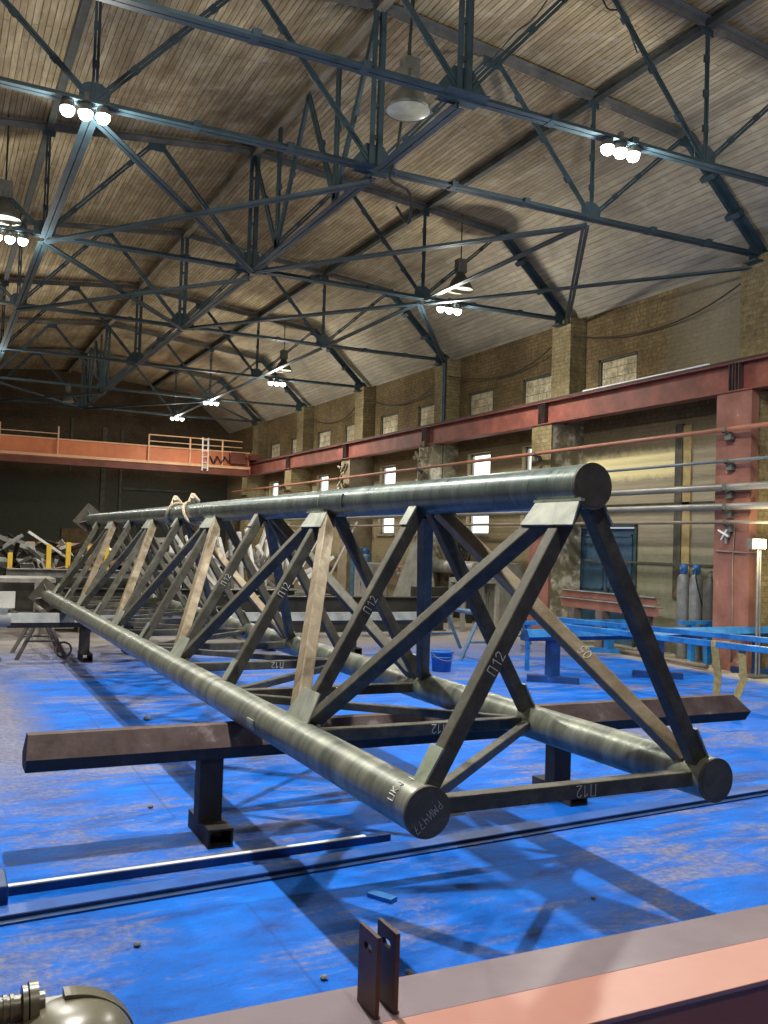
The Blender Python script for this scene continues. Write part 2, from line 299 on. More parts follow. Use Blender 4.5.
# ---------------------------------------------------------------- mesh builder
class MB:
    def __init__(s): s.v = []; s.f = []; s.sm = []; s.mi = []; s.cur = 0
    def add(s, vs, fs, smooth=False):
        o = len(s.v); s.v += [tuple(v) for v in vs]
        for f in fs:
            s.f.append(tuple(i + o for i in f)); s.sm.append(smooth); s.mi.append(s.cur)
        return s
    def box(s, c, d, R=None):
        x, y, z = (k / 2 for k in d); c = V(c)
        vs = [V(p) for p in ((-x, -y, -z), (x, -y, -z), (x, y, -z), (-x, y, -z), (-x, -y, z), (x, -y, z), (x, y, z), (-x, y, z))]
        if R: vs = [R @ p for p in vs]
        return s.add([p + c for p in vs], [(0, 3, 2, 1), (4, 5, 6, 7), (0, 1, 5, 4), (1, 2, 6, 5), (2, 3, 7, 6), (3, 0, 4, 7)])
    def bb(s, a, b):
        return s.box([(p + q) / 2 for p, q in zip(a, b)], [abs(q - p) for p, q in zip(a, b)])
    def extrude(s, p0, p1, poly, up=(0, 0, 1), smooth=False, caps=True, poly1=None):
        """poly: list of (u, v); v along up, u along dir x up"""
        p0 = V(p0); p1 = V(p1); d = (p1 - p0).normalized(); up = V(up)
        up = (up - d * up.dot(d))
        if up.length < 1e-4: up = V((0, 1, 0)) - d * d.y
        up.normalize(); si = d.cross(up)
        n = len(poly); q = poly1 or poly
        vs = [p0 + si * a + up * b for a, b in poly] + [p1 + si * a + up * b for a, b in q]
        fs = [(i, (i + 1) % n, n + (i + 1) % n, n + i) for i in range(n)]
        s.add(vs, fs, smooth)
        if caps: s.add([vs[i] for i in range(n)], [tuple(range(n - 1, -1, -1))]); s.add(vs[n:], [tuple(range(n))])
        return s
    def bar(s, p0, p1, w, h, up=(0, 0, 1)):
        return s.extrude(p0, p1, [(-w / 2, -h / 2), (w / 2, -h / 2), (w / 2, h / 2), (-w / 2, h / 2)], up)
    def tube(s, p0, p1, r, n=10, r1=None, caps=True):
        pl = [(math.cos(2 * math.pi * i / n) * r, math.sin(2 * math.pi * i / n) * r) for i in range(n)]
        p2 = None if r1 is None else [(a * r1 / r, b * r1 / r) for a, b in pl]
        return s.extrude(p0, p1, pl, (0, 0, 1), True, caps, p2)
    def path(s, pts, r, n=6):
        for a, b in zip(pts, pts[1:]): s.tube(a, b, r, n)
        return s
    def angle(s, p0, p1, w, t, up=(0, 0, 1), flip=1, gap=0.0):
        g = gap / 2 * flip; f = flip
        poly = [(g, -w / 2), (g + w * f, -w / 2), (g + w * f, -w / 2 + t), (g + t * f, -w / 2 + t), (g + t * f, w / 2), (g, w / 2)]
        if flip < 0: poly = poly[::-1]
        return s.extrude(p0, p1, poly, up)
    def dangle(s, p0, p1, w, up=(0, 0, 1), t=0.008, gap=0.014, spacers=0):
        s.angle(p0, p1, w, t, up, 1, gap); s.angle(p0, p1, w, t, up, -1, gap)
        p0 = V(p0); p1 = V(p1)
        for k in range(spacers):
            c = p0.lerp(p1, (k + 1) / (spacers + 1)); d = (p1 - p0).normalized() * 0.045
            s.bar(c - d, c + d, gap + 2 * w * 1.12, w * 1.12, up)
        return s
    def ibeam(s, p0, p1, b, h, tf, tw, up=(0, 0, 1)):
        B, Hh, w_ = b / 2, h / 2, tw / 2
        poly = [(-B, -Hh), (B, -Hh), (B, -Hh + tf), (w_, -Hh + tf), (w_, Hh - tf), (B, Hh - tf), (B, Hh), (-B, Hh), (-B, Hh - tf), (-w_, Hh - tf), (-w_, -Hh + tf), (-B, -Hh + tf)]
        return s.extrude(p0, p1, poly, up)
    def channel(s, p0, p1, b, h, t, up=(0, 0, 1), flip=1):
        poly = [(0, -h / 2), (b, -h / 2), (b, -h / 2 + t), (t, -h / 2 + t), (t, h / 2 - t), (b, h / 2 - t), (b, h / 2), (0, h / 2)]
        if flip < 0: poly = [(-a, c) for a, c in poly][::-1]
        return s.extrude(p0, p1, poly, up)
    def hollow(s, p0, p1, w, h, t, up=(0, 0, 1)):
        """open-ended rectangular tube"""
        p0 = V(p0); p1 = V(p1); d = (p1 - p0).normalized(); upv = V(up); upv = (upv - d * upv.dot(d)).normalized(); si = d.cross(upv)
        o = [(-w / 2, -h / 2), (w / 2, -h / 2), (w / 2, h / 2), (-w / 2, h / 2)]; i_ = [(a * (w - 2 * t) / w, c * (h - 2 * t) / h) for a, c in o]
        vs = [p + si * a + upv * c for p in (p0, p1) for ring in (o, i_) for a, c in ring]
        fs = []
        for k in range(4):
            j = (k + 1) % 4
            fs += [(k, j, 8 + j, 8 + k), (4 + j, 4 + k, 12 + k, 12 + j), (j, k, 4 + k, 4 + j), (8 + k, 8 + j, 12 + j, 12 + k)]
        return s.add(vs, fs)
    def lathe(s, prof, c=(0, 0, 0), n=20, R=None, smooth=True):
        c = V(c); vs = []
        for r, z in prof:
            for i in range(n):
                a = 2 * math.pi * i / n; p = V((r * math.cos(a), r * math.sin(a), z))
                vs.append((R @ p if R else p) + c)
        fs = [(j * n + i, j * n + (i + 1) % n, (j + 1) * n + (i + 1) % n, (j + 1) * n + i) for j in range(len(prof) - 1) for i in range(n)]
        return s.add(vs, fs, smooth)
    def prism(s, pts, off):
        """planar polygon pts extruded by the vector off"""
        n = len(pts); off = V(off); a = [V(p) for p in pts]; b = [p + off for p in a]
        return s.add(a + b, [tuple(range(n - 1, -1, -1)), tuple(range(n, 2 * n))] + [(i, (i + 1) % n, n + (i + 1) % n, n + i) for i in range(n)])
    def build(s, name, mat, parent=None, bevel=0.0):
        me = bpy.data.meshes.new(name); me.from_pydata(s.v, [], s.f); me.update()
        mats = mat if isinstance(mat, (list, tuple)) else [mat]
        for m in mats: me.materials.append(M[m])
        for p, sm, mi in zip(me.polygons, s.sm, s.mi): p.use_smooth = sm; p.material_index = mi
        o = bpy.data.objects.new(name, me); COL.objects.link(o)
        if parent: o.parent = parent
        if bevel:
            b = o.modifiers.new('bevel', 'BEVEL'); b.width = bevel; b.segments = 2; b.limit_method = 'ANGLE'; b.angle_limit = math.radians(50)
        return o
def tag(o, label, cat, group=None):
    o['label'] = label; o['category'] = cat
    if group: o['group'] = group
    return o
def thing(name, label, cat, loc=(0, 0, 0), rz=0.0, group=None):
    o = bpy.data.objects.new(name, None); COL.objects.link(o); o.empty_display_size = 0.2
    o.location = loc; o.rotation_euler = (0, 0, rz); return tag(o, label, cat, group)
def struct(o): o['kind'] = 'structure'; return o
def copy_tree(root, loc, label, group=None, rz=None):
    r = root.copy(); COL.objects.link(r); r.location = loc; r['label'] = label
    if rz is not None: r.rotation_euler = (0, 0, rz)
    if group: r['group'] = group
    for ch in list(root.children):
        c = ch.copy(); COL.objects.link(c); c.parent = r
        for g in ch.children:
            d = g.copy(); COL.objects.link(d); d.parent = c
    return r
def lights_of(parent, pos, down, spill, col=LAMP_COL, r=0.12):
    pass

# ---------------------------------------------------------------- hall dimensions
XC = 4.96            # ridge
XW = 12.3            # inner face of the right wall
XL = 2 * XC - XW     # left wall
YB = 42.0; YF = -6.0
TY = [8.55, 10.78, 15.98, 21.18, 26.38, 31.58, 36.78]
EW = 6.96
RIDGE = 8.87
# floor
mb = MB(); mb.bb((XL - 0.5, YF - 0.5, -0.3), (XW + 0.5, YB + 0.5, 0.0)); struct(mb.build('floor', 'floor'))

# right wall: grid of cells with openings
def wall_grid(name, x0, x1, ycuts, holes, z0, z1, mat):
    ys = sorted(set([ycuts[0], ycuts[1]] + [h[0] for h in holes] + [h[1] for h in holes]))
    m = MB()
    for a, b in zip(ys, ys[1:]):
        mid = (a + b) / 2; hs = sorted([(h[2], h[3]) for h in holes if h[0] < mid < h[1]]); z = z0
        for ha, hb in hs:
            if ha > z + 1e-6: m.bb((x0, a, z), (x1, b, ha))
            z = hb
        m.bb((x0, a, z), (x1, b, z1))
    return struct(m.build(name, mat))
holes = [(14.0, 15.8, -0.01, 2.34)]
up_win = []; low_win = []
for k, ty in enumerate(TY[1:]):
    for (a, b) in ((ty - 1.93, ty - 0.75), (ty + 0.80, ty + 2.0)):
        if ty < 11 and b < ty: continue
        if ty < 11: continue
        up_win.append((a, b, 4.80, 5.80))
        if ty > 15 and not (ty < 16.5 and a < ty): low_win.append((a + 0.05, b - 0.05, 2.15, 4.22))
wall_grid('wall_right', XW, XW + 0.4, (YF, YB), holes + up_win + low_win, 0.0, 7.05, 'brick_right')
# ceiling: boarded deck, both slopes
deck = [(-7.75, 6.45), (-5.42, 8.45), (0, 8.99), (5.42, 8.45), (7.75, 6.45)]
mb = MB(); t = 0.07
for (xa, za), (xb, zb) in zip(deck, deck[1:]):
    mb.prism([(XC + xa, YF, za), (XC + xb, YF, zb), (XC + xb, YF, zb + t), (XC + xa, YF, za + t)], (0, YB - YF, 0))
struct(mb.build('ceiling', 'deck'))
mb = MB(); mb.bb((XL - 0.4, YF, 0), (XL, YB, 7.05)); struct(mb.build('wall_left', 'brick_plain'))
gable = [(XL, 0), (XW, 0), (XW, 6.8), (XC + 5.42, 8.45), (XC, 9.0), (XC - 5.42, 8.45), (XL, 6.8)]
mb = MB(); mb.prism([(x, YB, z) for x, z in gable], (0, 0.4, 0)); struct(mb.build('wall_back', 'brick_back'))
mb = MB(); mb.prism([(x, YF - 0.4, z) for x, z in gable], (0, 0.4, 0)); struct(mb.build('wall_front', 'brick_plain'))

# windows
n_ = 0
for (a, b, z0, z1) in up_win:
    n_ += 1
    mb = MB(); mb.bb((XW + 0.06, a, z0), (XW + 0.3, b, z1)); o = struct(mb.build('window_%d' % n_, 'block_infill'))
    m2 = MB()
    for q in ((a, a + 0.05), (b - 0.05, b)): m2.bb((XW + 0.02, q[0], z0), (XW + 0.07, q[1], z1))
    m2.bb((XW + 0.02, a, z1 - 0.05), (XW + 0.07, b, z1)); m2.build('window_frame', 'wood_dark', o)
for (a, b, z0, z1) in low_win:
    n_ += 1
    mb = MB(); mb.bb((XW + 0.20, a, z0), (XW + 0.22, b, z1)); o = struct(mb.build('window_%d' % n_, 'daylight'))
    m2 = MB(); f = 0.05
    for y in (a, b - f): m2.bb((XW + 0.13, y, z0), (XW + 0.19, y + f, z1))
    for z in (z0, z0 + 1.10, z1 - f): m2.bb((XW + 0.13, a, z), (XW + 0.19, b, z + f))
    m2.build('window_frame', 'table_pale', o)
    m3 = MB(); m3.bb((XW - 0.05, a - 0.05, z0 - 0.06), (XW + 0.12, b + 0.05, z0)); m3.build('window_sill', 'column_brown', o)
# blue double door
mb = MB()
mb.bb((XW + 0.05, 14.04, 0.0), (XW + 0.11, 14.88, 2.30)); mb.bb((XW + 0.05, 14.90, 0.0), (XW + 0.11, 15.76, 2.30))
door = struct(mb.build('door_1', 'door_blue'))
m2 = MB()
for (a, b) in ((14.12, 14.80), (14.98, 15.68)):
    for (z0, z1) in ((0.15, 0.95), (1.05, 2.18)):
        for q in ((a, a + 0.04), (b - 0.04, b)): m2.bb((XW + 0.025, q[0], z0), (XW + 0.055, q[1], z1))
        for z in (z0, z1 - 0.04): m2.bb((XW + 0.025, a, z), (XW + 0.055, b, z + 0.04))
m2.build('door_panel', 'door_blue', door)
m2 = MB(); m2.bb((XW - 0.03, 13.93, 0), (XW + 0.12, 14.0, 2.42)); m2.bb((XW - 0.03, 15.8, 0), (XW + 0.12, 15.87, 2.42)); m2.bb((XW - 0.03, 13.93, 2.34), (XW + 0.12, 15.87, 2.42))
m2.build('door_frame', 'door_frame', door)
m2 = MB(); m2.box((XW + 0.02, 14.83, 1.05), (0.04, 0.03, 0.14)); m2.build('door_handle', 'lamp_grey', door)
# dark and yellow boards standing against the wall of the first bay
mb = MB(); mb.bb((XW - 0.05, 12.74, 1.0), (XW, 12.92, 4.22)); struct(mb.build('trim_1', 'wood_dark'))
mb = MB(); mb.bb((XW - 0.03, 12.54, 1.0), (XW, 12.74, 4.18)); struct(mb.build('trim_2', 'wood_yellow'))
mb = MB(); mb.bb((XW - 0.035, 11.2, 1.62), (XW, 15.5, 1.66)); mb.bb((XW - 0.03, 11.2, 2.72), (XW, 15.5, 2.78)); struct(mb.build('trim_3', 'wood_dark'))
# upper pilasters and lower piers under each roof truss
n_ = 3
for k, ty in enumerate([5.58] + TY[1:]):
    n_ += 1
    mb = MB(); mb.bb((11.9, ty - 0.30, 4.4), (XW, ty + 0.34, 6.75)); struct(mb.build('trim_%d' % n_, 'brick_pier'))
    low = {1: 'column_red', 2: 'column_white', 3: 'column_white', 4: 'column_brown'}.get(k, 'brick_pier_x')
    n_ += 1
    mb = MB()
    y0, y1 = ty - 0.31, ty + 0.37
    mb.bb((11.5, y0, 0), (XW, y1, 4.46)); o = struct(mb.build('trim_%d' % n_, low if k != 1 else 'brick_pier_x'))
    if k in (1, 2):
        m2 = MB(); zt = 4.46 if k == 1 else 3.15
        m2.bb((11.46, y0 - 0.01, 0), (11.5, y1 + 0.01, zt)); m2.bb((11.46, y0 - 0.03, 0), (11.62 if k == 1 else 11.52, y0 - 0.0, zt))
        m2.build('painted_face', 'column_red', o)
        if k == 2:
            m2 = MB(); m2.bb((11.46, y0 - 0.01, 3.15), (11.5, y1 + 0.01, 4.46)); m2.build('brick_face', 'brick_pier', o)
# back wall relief: pilasters, panel, pipes
for x0, x1, z0, z1, mt in ((6.55, 6.75, 0, 6.6, 'wood_dark'), (7.35, 7.45, 0, 6.6, 'wood_dark'), (5.2, 5.3, 4.6, 6.9, 'wood_dark'), (7.5, 11.0, 3.9, 4.0, 'wood_dark'), (7.45, 11.0, 2.85, 2.93, 'wood_dark'), (5.0, 6.3, 1.0, 2.1, 'brick_plain')):
    n_ += 1; mb = MB(); mb.bb((x0, YB - 0.08, z0), (x1, YB, z1)); struct(mb.build('trim_%d' % n_, mt))

# ---------------------------------------------------------------- roof trusses
ZB, ZRT, ZK, ZE = 6.73, 8.50, 8.33, 6.80
A_, K_ = 3.53, 5.35
def prof(x):
    x = abs(x)
    return RIDGE - (RIDGE - ZK) * x / K_ if x <= K_ else ZK - (ZK - ZE) * (x - K_) / (EW - K_)
def make_truss(label):
    root = thing('roof_truss', label, 'roof truss', (XC, TY[0], 0))
    U = (0, 0, 1)
    for a, b in ((-EW, -A_), (-A_, 0), (0, A_), (A_, EW)):
        m = MB(); m.dangle((a, 0, ZB + 0.04 if abs(a) > 5 else ZB), (b, 0, ZB + 0.04 if abs(b) > 5 else ZB), 0.072, U, 0.012, 0.016, 2); m.build('bottom_chord', 'truss', root)
    for s in (-1, 1):
        m = MB(); m.dangle((0, 0, RIDGE), (s * K_, 0, ZK), 0.095, (0, 0, -1), 0.012, 0.016, 0); m.build('top_chord', 'truss_dusty', root)
        m = MB(); m.dangle((s * (K_ - 0.05), 0, ZK + 0.02), (s * EW, 0, ZE), 0.12, (0, 0, -1), 0.014, 0.016, 2); m.build('end_rafter', 'truss', root)
        h = A_ / 2
        for p, q, wd, nm in (((0, ZB), (s * h, prof(h)), 0.036, 'web_diagonal'), ((s * h, prof(h)), (s * A_, ZB), 0.036, 'web_diagonal'),
                             ((s * A_, ZB), (s * A_, prof(A_)), 0.030, 'hanger'), ((s * A_, ZB), (s * (K_ - 0.05), ZK), 0.030, 'web_diagonal')):
            m = MB(); m.dangle((p[0], 0, p[1]), (q[0], 0, q[1]), wd, (0, 1, 0), 0.007, 0.012, 3); m.build(nm, 'truss', root)
        m = MB(); gs = []
        for (x, z, wd, hh) in ((s * h, prof(h) - 0.08, 0.30, 0.2), (s * A_, ZB + 0.10, 0.34, 0.26), (s * A_, prof(A_) - 0.06, 0.2, 0.16), (s * EW, ZE - 0.02, 0.42, 0.30), (s * K_, ZK - 0.04, 0.26, 0.2)):
            m = MB(); c = 0.28 * wd
            m.prism([(x - wd / 2, -0.007, z - hh / 2), (x + wd / 2, -0.007, z - hh / 2), (x + wd / 2, -0.007, z + hh / 4), (x + wd / 2 - c, -0.007, z + hh / 2), (x - wd / 2 + c, -0.007, z + hh / 2), (x - wd / 2, -0.007, z + hh / 4)], (0, 0.014, 0))
            if abs(x) > 6: m.bb((x - 0.2, -0.13, z - 0.17), (x + 0.2, 0.13, z - 0.14))
            m.build('gusset_plate', 'truss', root)
    m = MB(); m.angle((0, 0, ZB), (0, 0, RIDGE), 0.07, 0.008, (0, 1, 0), 1, 0.05); m.angle((0, 0, ZB), (0, 0, RIDGE), 0.07, 0.008, (0, 1, 0), -1, 0.05)
    for k in range(4): m.box((0, 0, ZB + 0.4 + k * 0.42), (0.07, 0.05, 0.05))
    m.build('king_post', 'truss', root)
    m = MB(); m.prism([(-0.3, -0.008, ZB - 0.06), (0.3, -0.008, ZB - 0.06), (0.3, -0.008, ZB + 0.06), (0.12, -0.008, ZB + 0.3), (-0.12, -0.008, ZB + 0.3), (-0.3, -0.008, ZB + 0.06)], (0, 0.016, 0))
    m.box((0, 0, ZB - 0.03), (0.5, 0.34, 0.014)); m.build('gusset_plate', 'truss', root)
    return root
ords = ['nearest the camera', 'second from the camera', 'third from the camera', 'fourth from the camera', 'fifth from the camera', 'sixth from the camera', 'farthest, just before the back wall']
tr0 = make_truss('blue-grey angle-steel roof truss, ' + ords[0])
tr0['group'] = 'roof trusses'
for k, y in enumerate(TY[1:]):
    copy_tree(tr0, (XC, y, 0), 'blue-grey angle-steel roof truss, ' + ords[k + 1], 'roof trusses')
# purlins running the length of the hall
for x, nm in ((0, 'ridge'), (-A_, 'left slope'), (A_, 'right slope')):
    m = MB(); z = prof(x) + 0.005
    if x == 0: m.ibeam((XC, YF + .1, z + 0.0), (XC, YB - .1, z + 0.0), 0.13, 0.15, 0.02, 0.05)
    else: m.ibeam((XC + x, YF + .1, z + 0.0), (XC + x, YB - .1, z + 0.0), 0.11, 0.13, 0.014, 0.02)
    tag(m.build('roof_purlin', 'ridge_wood' if x == 0 else 'purlin_dark'), {'ridge': 'pale weathered ridge purlin along the top of the roof', 'left slope': 'dark purlin under the boards of the left roof slope', 'right slope': 'dark purlin under the boards of the right roof slope',
        'left haunch': 'dark purlin at the bend of the left roof edge', 'right haunch': 'dark purlin at the bend above the right brick wall'}[nm], 'purlin')
# longitudinal ties and horizontal wind bracing in the plane of the bottom chords
def tie(name, p, q, wd, label, spacers=0):
    m = MB(); m.dangle(p, q, wd, (0, 0, 1), 0.009, 0.014, spacers); tag(m.build(name, 'truss'), label, 'roof brace')
zt = ZB - 0.06
tn = ['nearest', 'second', 'third', 'fourth', 'fifth', 'sixth', 'seventh']
for k in range(6):
    y0, y1 = TY[k], TY[k + 1]; a, b = tn[k], tn[k + 1]
    for x, side, wd in ((-A_, 'left', 0.075), (0, 'middle', 0.075), (A_, 'right', 0.05)):
        if k == 0 and x != 0: continue
        tie('roof_tie', (XC + x, y0 + 0.1, zt), (XC + x, y1 - 0.1, zt), wd, 'straight blue %s tie between the %s and %s roof trusses' % (side, a, b))
    if k in (1, 2, 5):
        for (xa, xb, nm) in ((-A_, 0, 'falling from left node to centre'), (0, -A_, 'from centre to left node'), (A_, 0, 'from right node to centre'), (A_, EW, 'from right node to the wall end'), (EW, A_, 'from wall end to right node')):
            if k != 1 and abs(xa) > 6: continue

            dz = 0.02 if (xa, xb) not in ((0, -A_), (EW, A_)) else 0.085
            tie('wind_brace', (XC + xa, y0 + 0.12, zt - dz), (XC + xb, y1 - 0.12, zt - dz), 0.05 if abs(xb) > 3 and abs(xa) > 3 else 0.06, 'slanting roof brace %s between %s and %s trusses' % (nm, a, b))
# vertical ridge bracing between two pairs of trusses
for k in (1, 5):
    y0, y1 = TY[k], TY[k + 1]; L = y1 - y0
    root = thing('ridge_bracing', 'upright %s-shaped ridge bracing between the %s and %s roof trusses' % ('zigzag', tn[k], tn[k + 1]), 'roof brace', (XC, y0, 0))
    zz = RIDGE - 0.1; q1, q2 = 0.25 * L, 0.73 * L
    for p, q, nm in (((0.03, zz), (q1, ZB), 'diagonal'), ((q1, ZB), (L * 0.48, zz), 'diagonal'), ((L * 0.48, zz), (q2, ZB), 'diagonal'), ((q2, ZB), (L - 0.03, zz), 'diagonal'), ((q1, ZB), (q1, zz), 'post'), ((q2, ZB), (q2, zz), 'post')):
        m = MB(); m.dangle((0, p[0], p[1]), (0, q[0], q[1]), 0.055, (1, 0, 0), 0.008, 0.012, 1); m.build(nm, 'truss', root)
    for q in (q1, q2):
        m = MB(); m.prism([(-0.006, q - 0.18, ZB - 0.08), (-0.006, q + 0.18, ZB - 0.08), (-0.006, q + 0.08, ZB + 0.22), (-0.006, q - 0.08, ZB + 0.22)], (0.012, 0, 0)); m.build('gusset_plate', 'truss', root)

# ---------------------------------------------------------------- flood lamps
def make_flood(label):
    r = thing('flood_lamp', label, 'lamp', (0, 0, 0))
    m = MB(); m.bb((-0.25, -0.02, 0.16), (0.25, 0.02, 0.19)); m.bb((-0.02, -0.02, 0.18), (0.02, 0.02, 0.26)); m.build('bracket', 'lamp_grey', r)
    for k in (-1, 0, 1):
        m = MB(); m.lathe([(0.0, 0.16), (0.05, 0.16), (0.062, 0.12), (0.066, 0.085)], (k * 0.155, 0, 0), 14); h = m.build('lamp_housing', 'lamp_grey', r)
        m = MB(); m.lathe([(0.064, 0.085), (0.062, 0.05), (0.045, 0.02), (0.02, 0.006), (0.0, 0.004)], (k * 0.155, 0, 0), 14); m.build('lens', 'led', h)
    r.scale = (1.25, 1.25, 1.25)
    return r
def light(name, kind, loc, energy, col, parent=None, size=0.15, spot=None):
    ld = bpy.data.lights.new(name, kind); ld.energy = energy; ld.color = col; ld.shadow_soft_size = size
    if spot: ld.spot_size = math.radians(spot); ld.spot_blend = 0.6
    o = bpy.data.objects.new(name, ld); COL.objects.link(o); o.location = loc
    if parent: o.parent = parent
    return o
fl = None
FL = [(1.34, 10.78, 6.50, 1.0, 'lit flood lamp on the second roof truss, bright cluster at upper left'),
      (7.15, 8.55, 6.50, 1.0, 'lit flood lamp under the nearest roof truss, upper right of the photo'),
      (0.91, 15.98, 6.48, 1.0, 'lit flood lamp cut by the left photo edge on the third truss'),
      (9.11, 15.98, 6.49, 1.0, 'lit flood lamp on the third roof truss, beside a bell lamp over the right wall'),
      (9.14, 26.38, 6.50, 1.1, 'lit flood lamp under a bell lamp on the fifth truss'),
      (8.55, 31.58, 6.50, 1.2, 'small distant lit flood lamp on the sixth truss'),
      (8.60, 36.78, 6.52, 0.5, 'smallest distant lit flood lamp, on the farthest truss'),
      (0.90, 26.38, 6.50, 1.3, 'distant lit flood lamp at the far left edge of the hall'),
      (1.34, 5.58, 6.50, 2.0, 'lit flood lamp hanging above the finished truss, left row'),
      (8.4, 5.58, 6.50, 0.6, 'lit flood lamp hanging above the blue beams, right row'),
      (1.4, 0.38, 6.50, 0.35, 'added flood lamp hanging unseen behind the viewer')]  # last one is unseen, added to light the camera-facing sides
for (x, y, z, e, lab) in FL:
    if fl is None: fl = make_flood(lab); fl.location = (x, y, z); root = fl; fl['group'] = 'lit flood lamps'
    else: root = copy_tree(fl, (x, y, z), lab, 'lit flood lamps')
    light('flood_light', 'SPOT', (x, y, z - 0.03), LAMP_DOWN * e, LAMP_COL, None, 0.07, 165)
    light('flood_spill', 'POINT', (x, y, z - 0.25), LAMP_SPILL * e, LAMP_COL, None, 0.06)
# cross beams for the lamps nearest the camera and the added one behind it
m = MB(); m.bar((XC - EW, 5.58, 6.83), (XC + EW, 5.58, 6.83), 0.12, 0.1); tag(m.build('lamp_beam', 'truss'), 'plain steel cross beam carrying lamps above the finished truss', 'beam')
m = MB(); m.bar((XC - EW, 0.38, 6.83), (XC + EW, 0.38, 6.83), 0.12, 0.1); tag(m.build('lamp_beam', 'truss'), 'plain steel cross beam carrying the added lamp behind the viewer', 'beam')

# unlit bell lamps
def make_bell(label):
    r = thing('bell_lamp', label, 'lamp', (0, 0, 0))
    m = MB(); m.lathe([(0.0, 0.30), (0.07, 0.30), (0.09, 0.25), (0.15, 0.18), (0.20, 0.07), (0.235, 0.0), (0.23, 0.0), (0.19, 0.07), (0.14, 0.17), (0.0, 0.22)], n=24); m.build('lamp_shade', 'lamp_grey', r)
    m = MB(); m.lathe([(0.225, 0.004), (0.16, -0.012), (0.0, -0.02)], n=24); m.build('lamp_glass', 'lamp_glass', r)
    m = MB(); m.bb((-0.085, -0.075, 0.30), (0.085, 0.075, 0.54)); m.box((0, -0.08, 0.36), (0.07, 0.02, 0.08)); m.build('ballast_box', 'lamp_grey', r, 0.01)
    m = MB(); m.tube((0, 0, 0.54), (0, 0, 1.75), 0.012, 6); m.build('hanging_rod', 'cable', r)
    r.scale = (1.18, 1.18, 1.18)
    return r
bl = make_bell('large unlit bell-shaped lamp hanging near the roof centre, closest of its kind'); bl.location = (4.86, 9.65, 6.98)
bl['group'] = 'unlit bell lamps'
for (x, y, z, lab) in ((9.35, 15.98, 7.0, 'unlit bell lamp hanging behind the third truss near the right wall'),
                       (9.33, 26.38, 6.98, 'small unlit bell lamp above the lit flood lamp of the fifth truss'),
                       (0.81, 15.98, 6.85, 'unlit bell lamp at the left photo edge by the third truss'),
                       (4.38, 36.78, 6.85, 'tiny unlit bell lamp before the dark back wall')):
    copy_tree(bl, (x, y, z), lab, 'unlit bell lamps')

# ---------------------------------------------------------------- crane runway on the right
rb = ['before the red column', 'between the red column and the brick pier', 'one bay past the brick pier', 'two bays past the brick pier', 'three bays past the brick pier', 'last before the back corner']
ys = [5.6, 10.8, 16.02, 21.22, 26.42, 31.62, 37.0]
for k in range(6):
    r = thing('crane_runway_beam', 'red steel crane runway beam, span ' + rb[k], 'beam', (11.56, ys[k], 4.46), 0, 'crane runway beams')
    m = MB(); m.ibeam((0, 0.005, 0.24), (0, ys[k + 1] - ys[k] - 0.005, 0.24), 0.26, 0.48, 0.022, 0.02); m.build('girder', 'primer_red', r)
    m = MB(); L_ = ys[k + 1] - ys[k]
    for y in (0.03, 0.1, L_ - 0.1, L_ - 0.03): m.bb((-0.12, y - 0.008, 0.022), (-0.01, y + 0.008, 0.458))
    for z in (0.1, 0.2, 0.3, 0.4):
        for y in (0.06, L_ - 0.06): m.box((-0.02, y, z), (0.03, 0.025, 0.025))
    m.build('stiffener', 'primer_dark', r)
    m = MB(); m.bb((-0.14, 0, 0.48), (0.14, L_, 0.50)); m.bb((-0.03, 0, 0.50), (0.03, L_, 0.55)); m.build('rail', 'primer_dark', r)
m = MB(); m.bar((11.42, 11.3, 4.985), (11.42, 14.6, 4.985), 0.03, 0.02); tag(m.build('rail_highlight', 'steel_highlight'), 'painted rail highlight on the runway beam by the bricked-in window', 'rail_highlight')  # pale strip drawn as the highlight along the crane rail

# ---------------------------------------------------------------- bridge crane at the far end
r = thing('bridge_crane', 'orange-red bridge crane spanning the hall at its far end', 'crane', (0, 36.0, 0))
m = MB(); m.bb((-1.6, -0.2, 4.62), (11.35, 0.2, 5.32)); m.build('girder', 'crane', r)
m = MB(); m.bb((-1.6, -0.32, 4.66), (11.35, -0.2, 4.76)); m.bb((-1.6, -0.28, 5.30), (11.35, 0.28, 5.35)); m.build('flange', 'crane_pale', r)
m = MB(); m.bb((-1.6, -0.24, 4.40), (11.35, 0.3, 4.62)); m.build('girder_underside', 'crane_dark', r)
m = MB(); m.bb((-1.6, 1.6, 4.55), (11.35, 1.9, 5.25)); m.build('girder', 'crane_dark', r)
m = MB(); m.bb((11.3, -0.6, 5.03), (11.75, 2.4, 5.28)); m.build('end_carriage', 'crane_dark', r)
for x in (-0.5, 2.0, 4.0, 7.3, 8.9, 10.2):
    m = MB(); m.bb((x - 0.025, -0.34, 4.7), (x + 0.025, -0.29, 5.78)); m.build('railing_post', 'crane_pale', r)
for a_, b_ in (((7.3, -0.33, 5.74), (11.0, -0.30, 5.78)), ((-1.4, -0.33, 5.50), (4.0, -0.30, 5.53)), ((7.3, -0.33, 5.50), (11.0, -0.30, 5.53))):
    m = MB(); m.bb(a_, b_); m.build('handrail', 'crane_pale', r)
m = MB()
for x in (9.38, 9.60): m.bb((x - 0.025, -0.40, 4.5), (x + 0.025, -0.35, 5.80))
for k in range(6): m.bb((9.38, -0.39, 4.6 + k * 0.22), (9.60, -0.36, 4.63 + k * 0.22))
m.build('ladder', 'scrap_white', r)
m = MB()
for k in range(5):
    m.path([(9.7 + k * 0.3, -0.3, 5.1), (9.85 + k * 0.3, -0.33, 4.8 + 0.05 * k), (10.0 + k * 0.3, -0.3, 5.12)], 0.035, 6)
m.build('festoon_cable', 'cable', r)
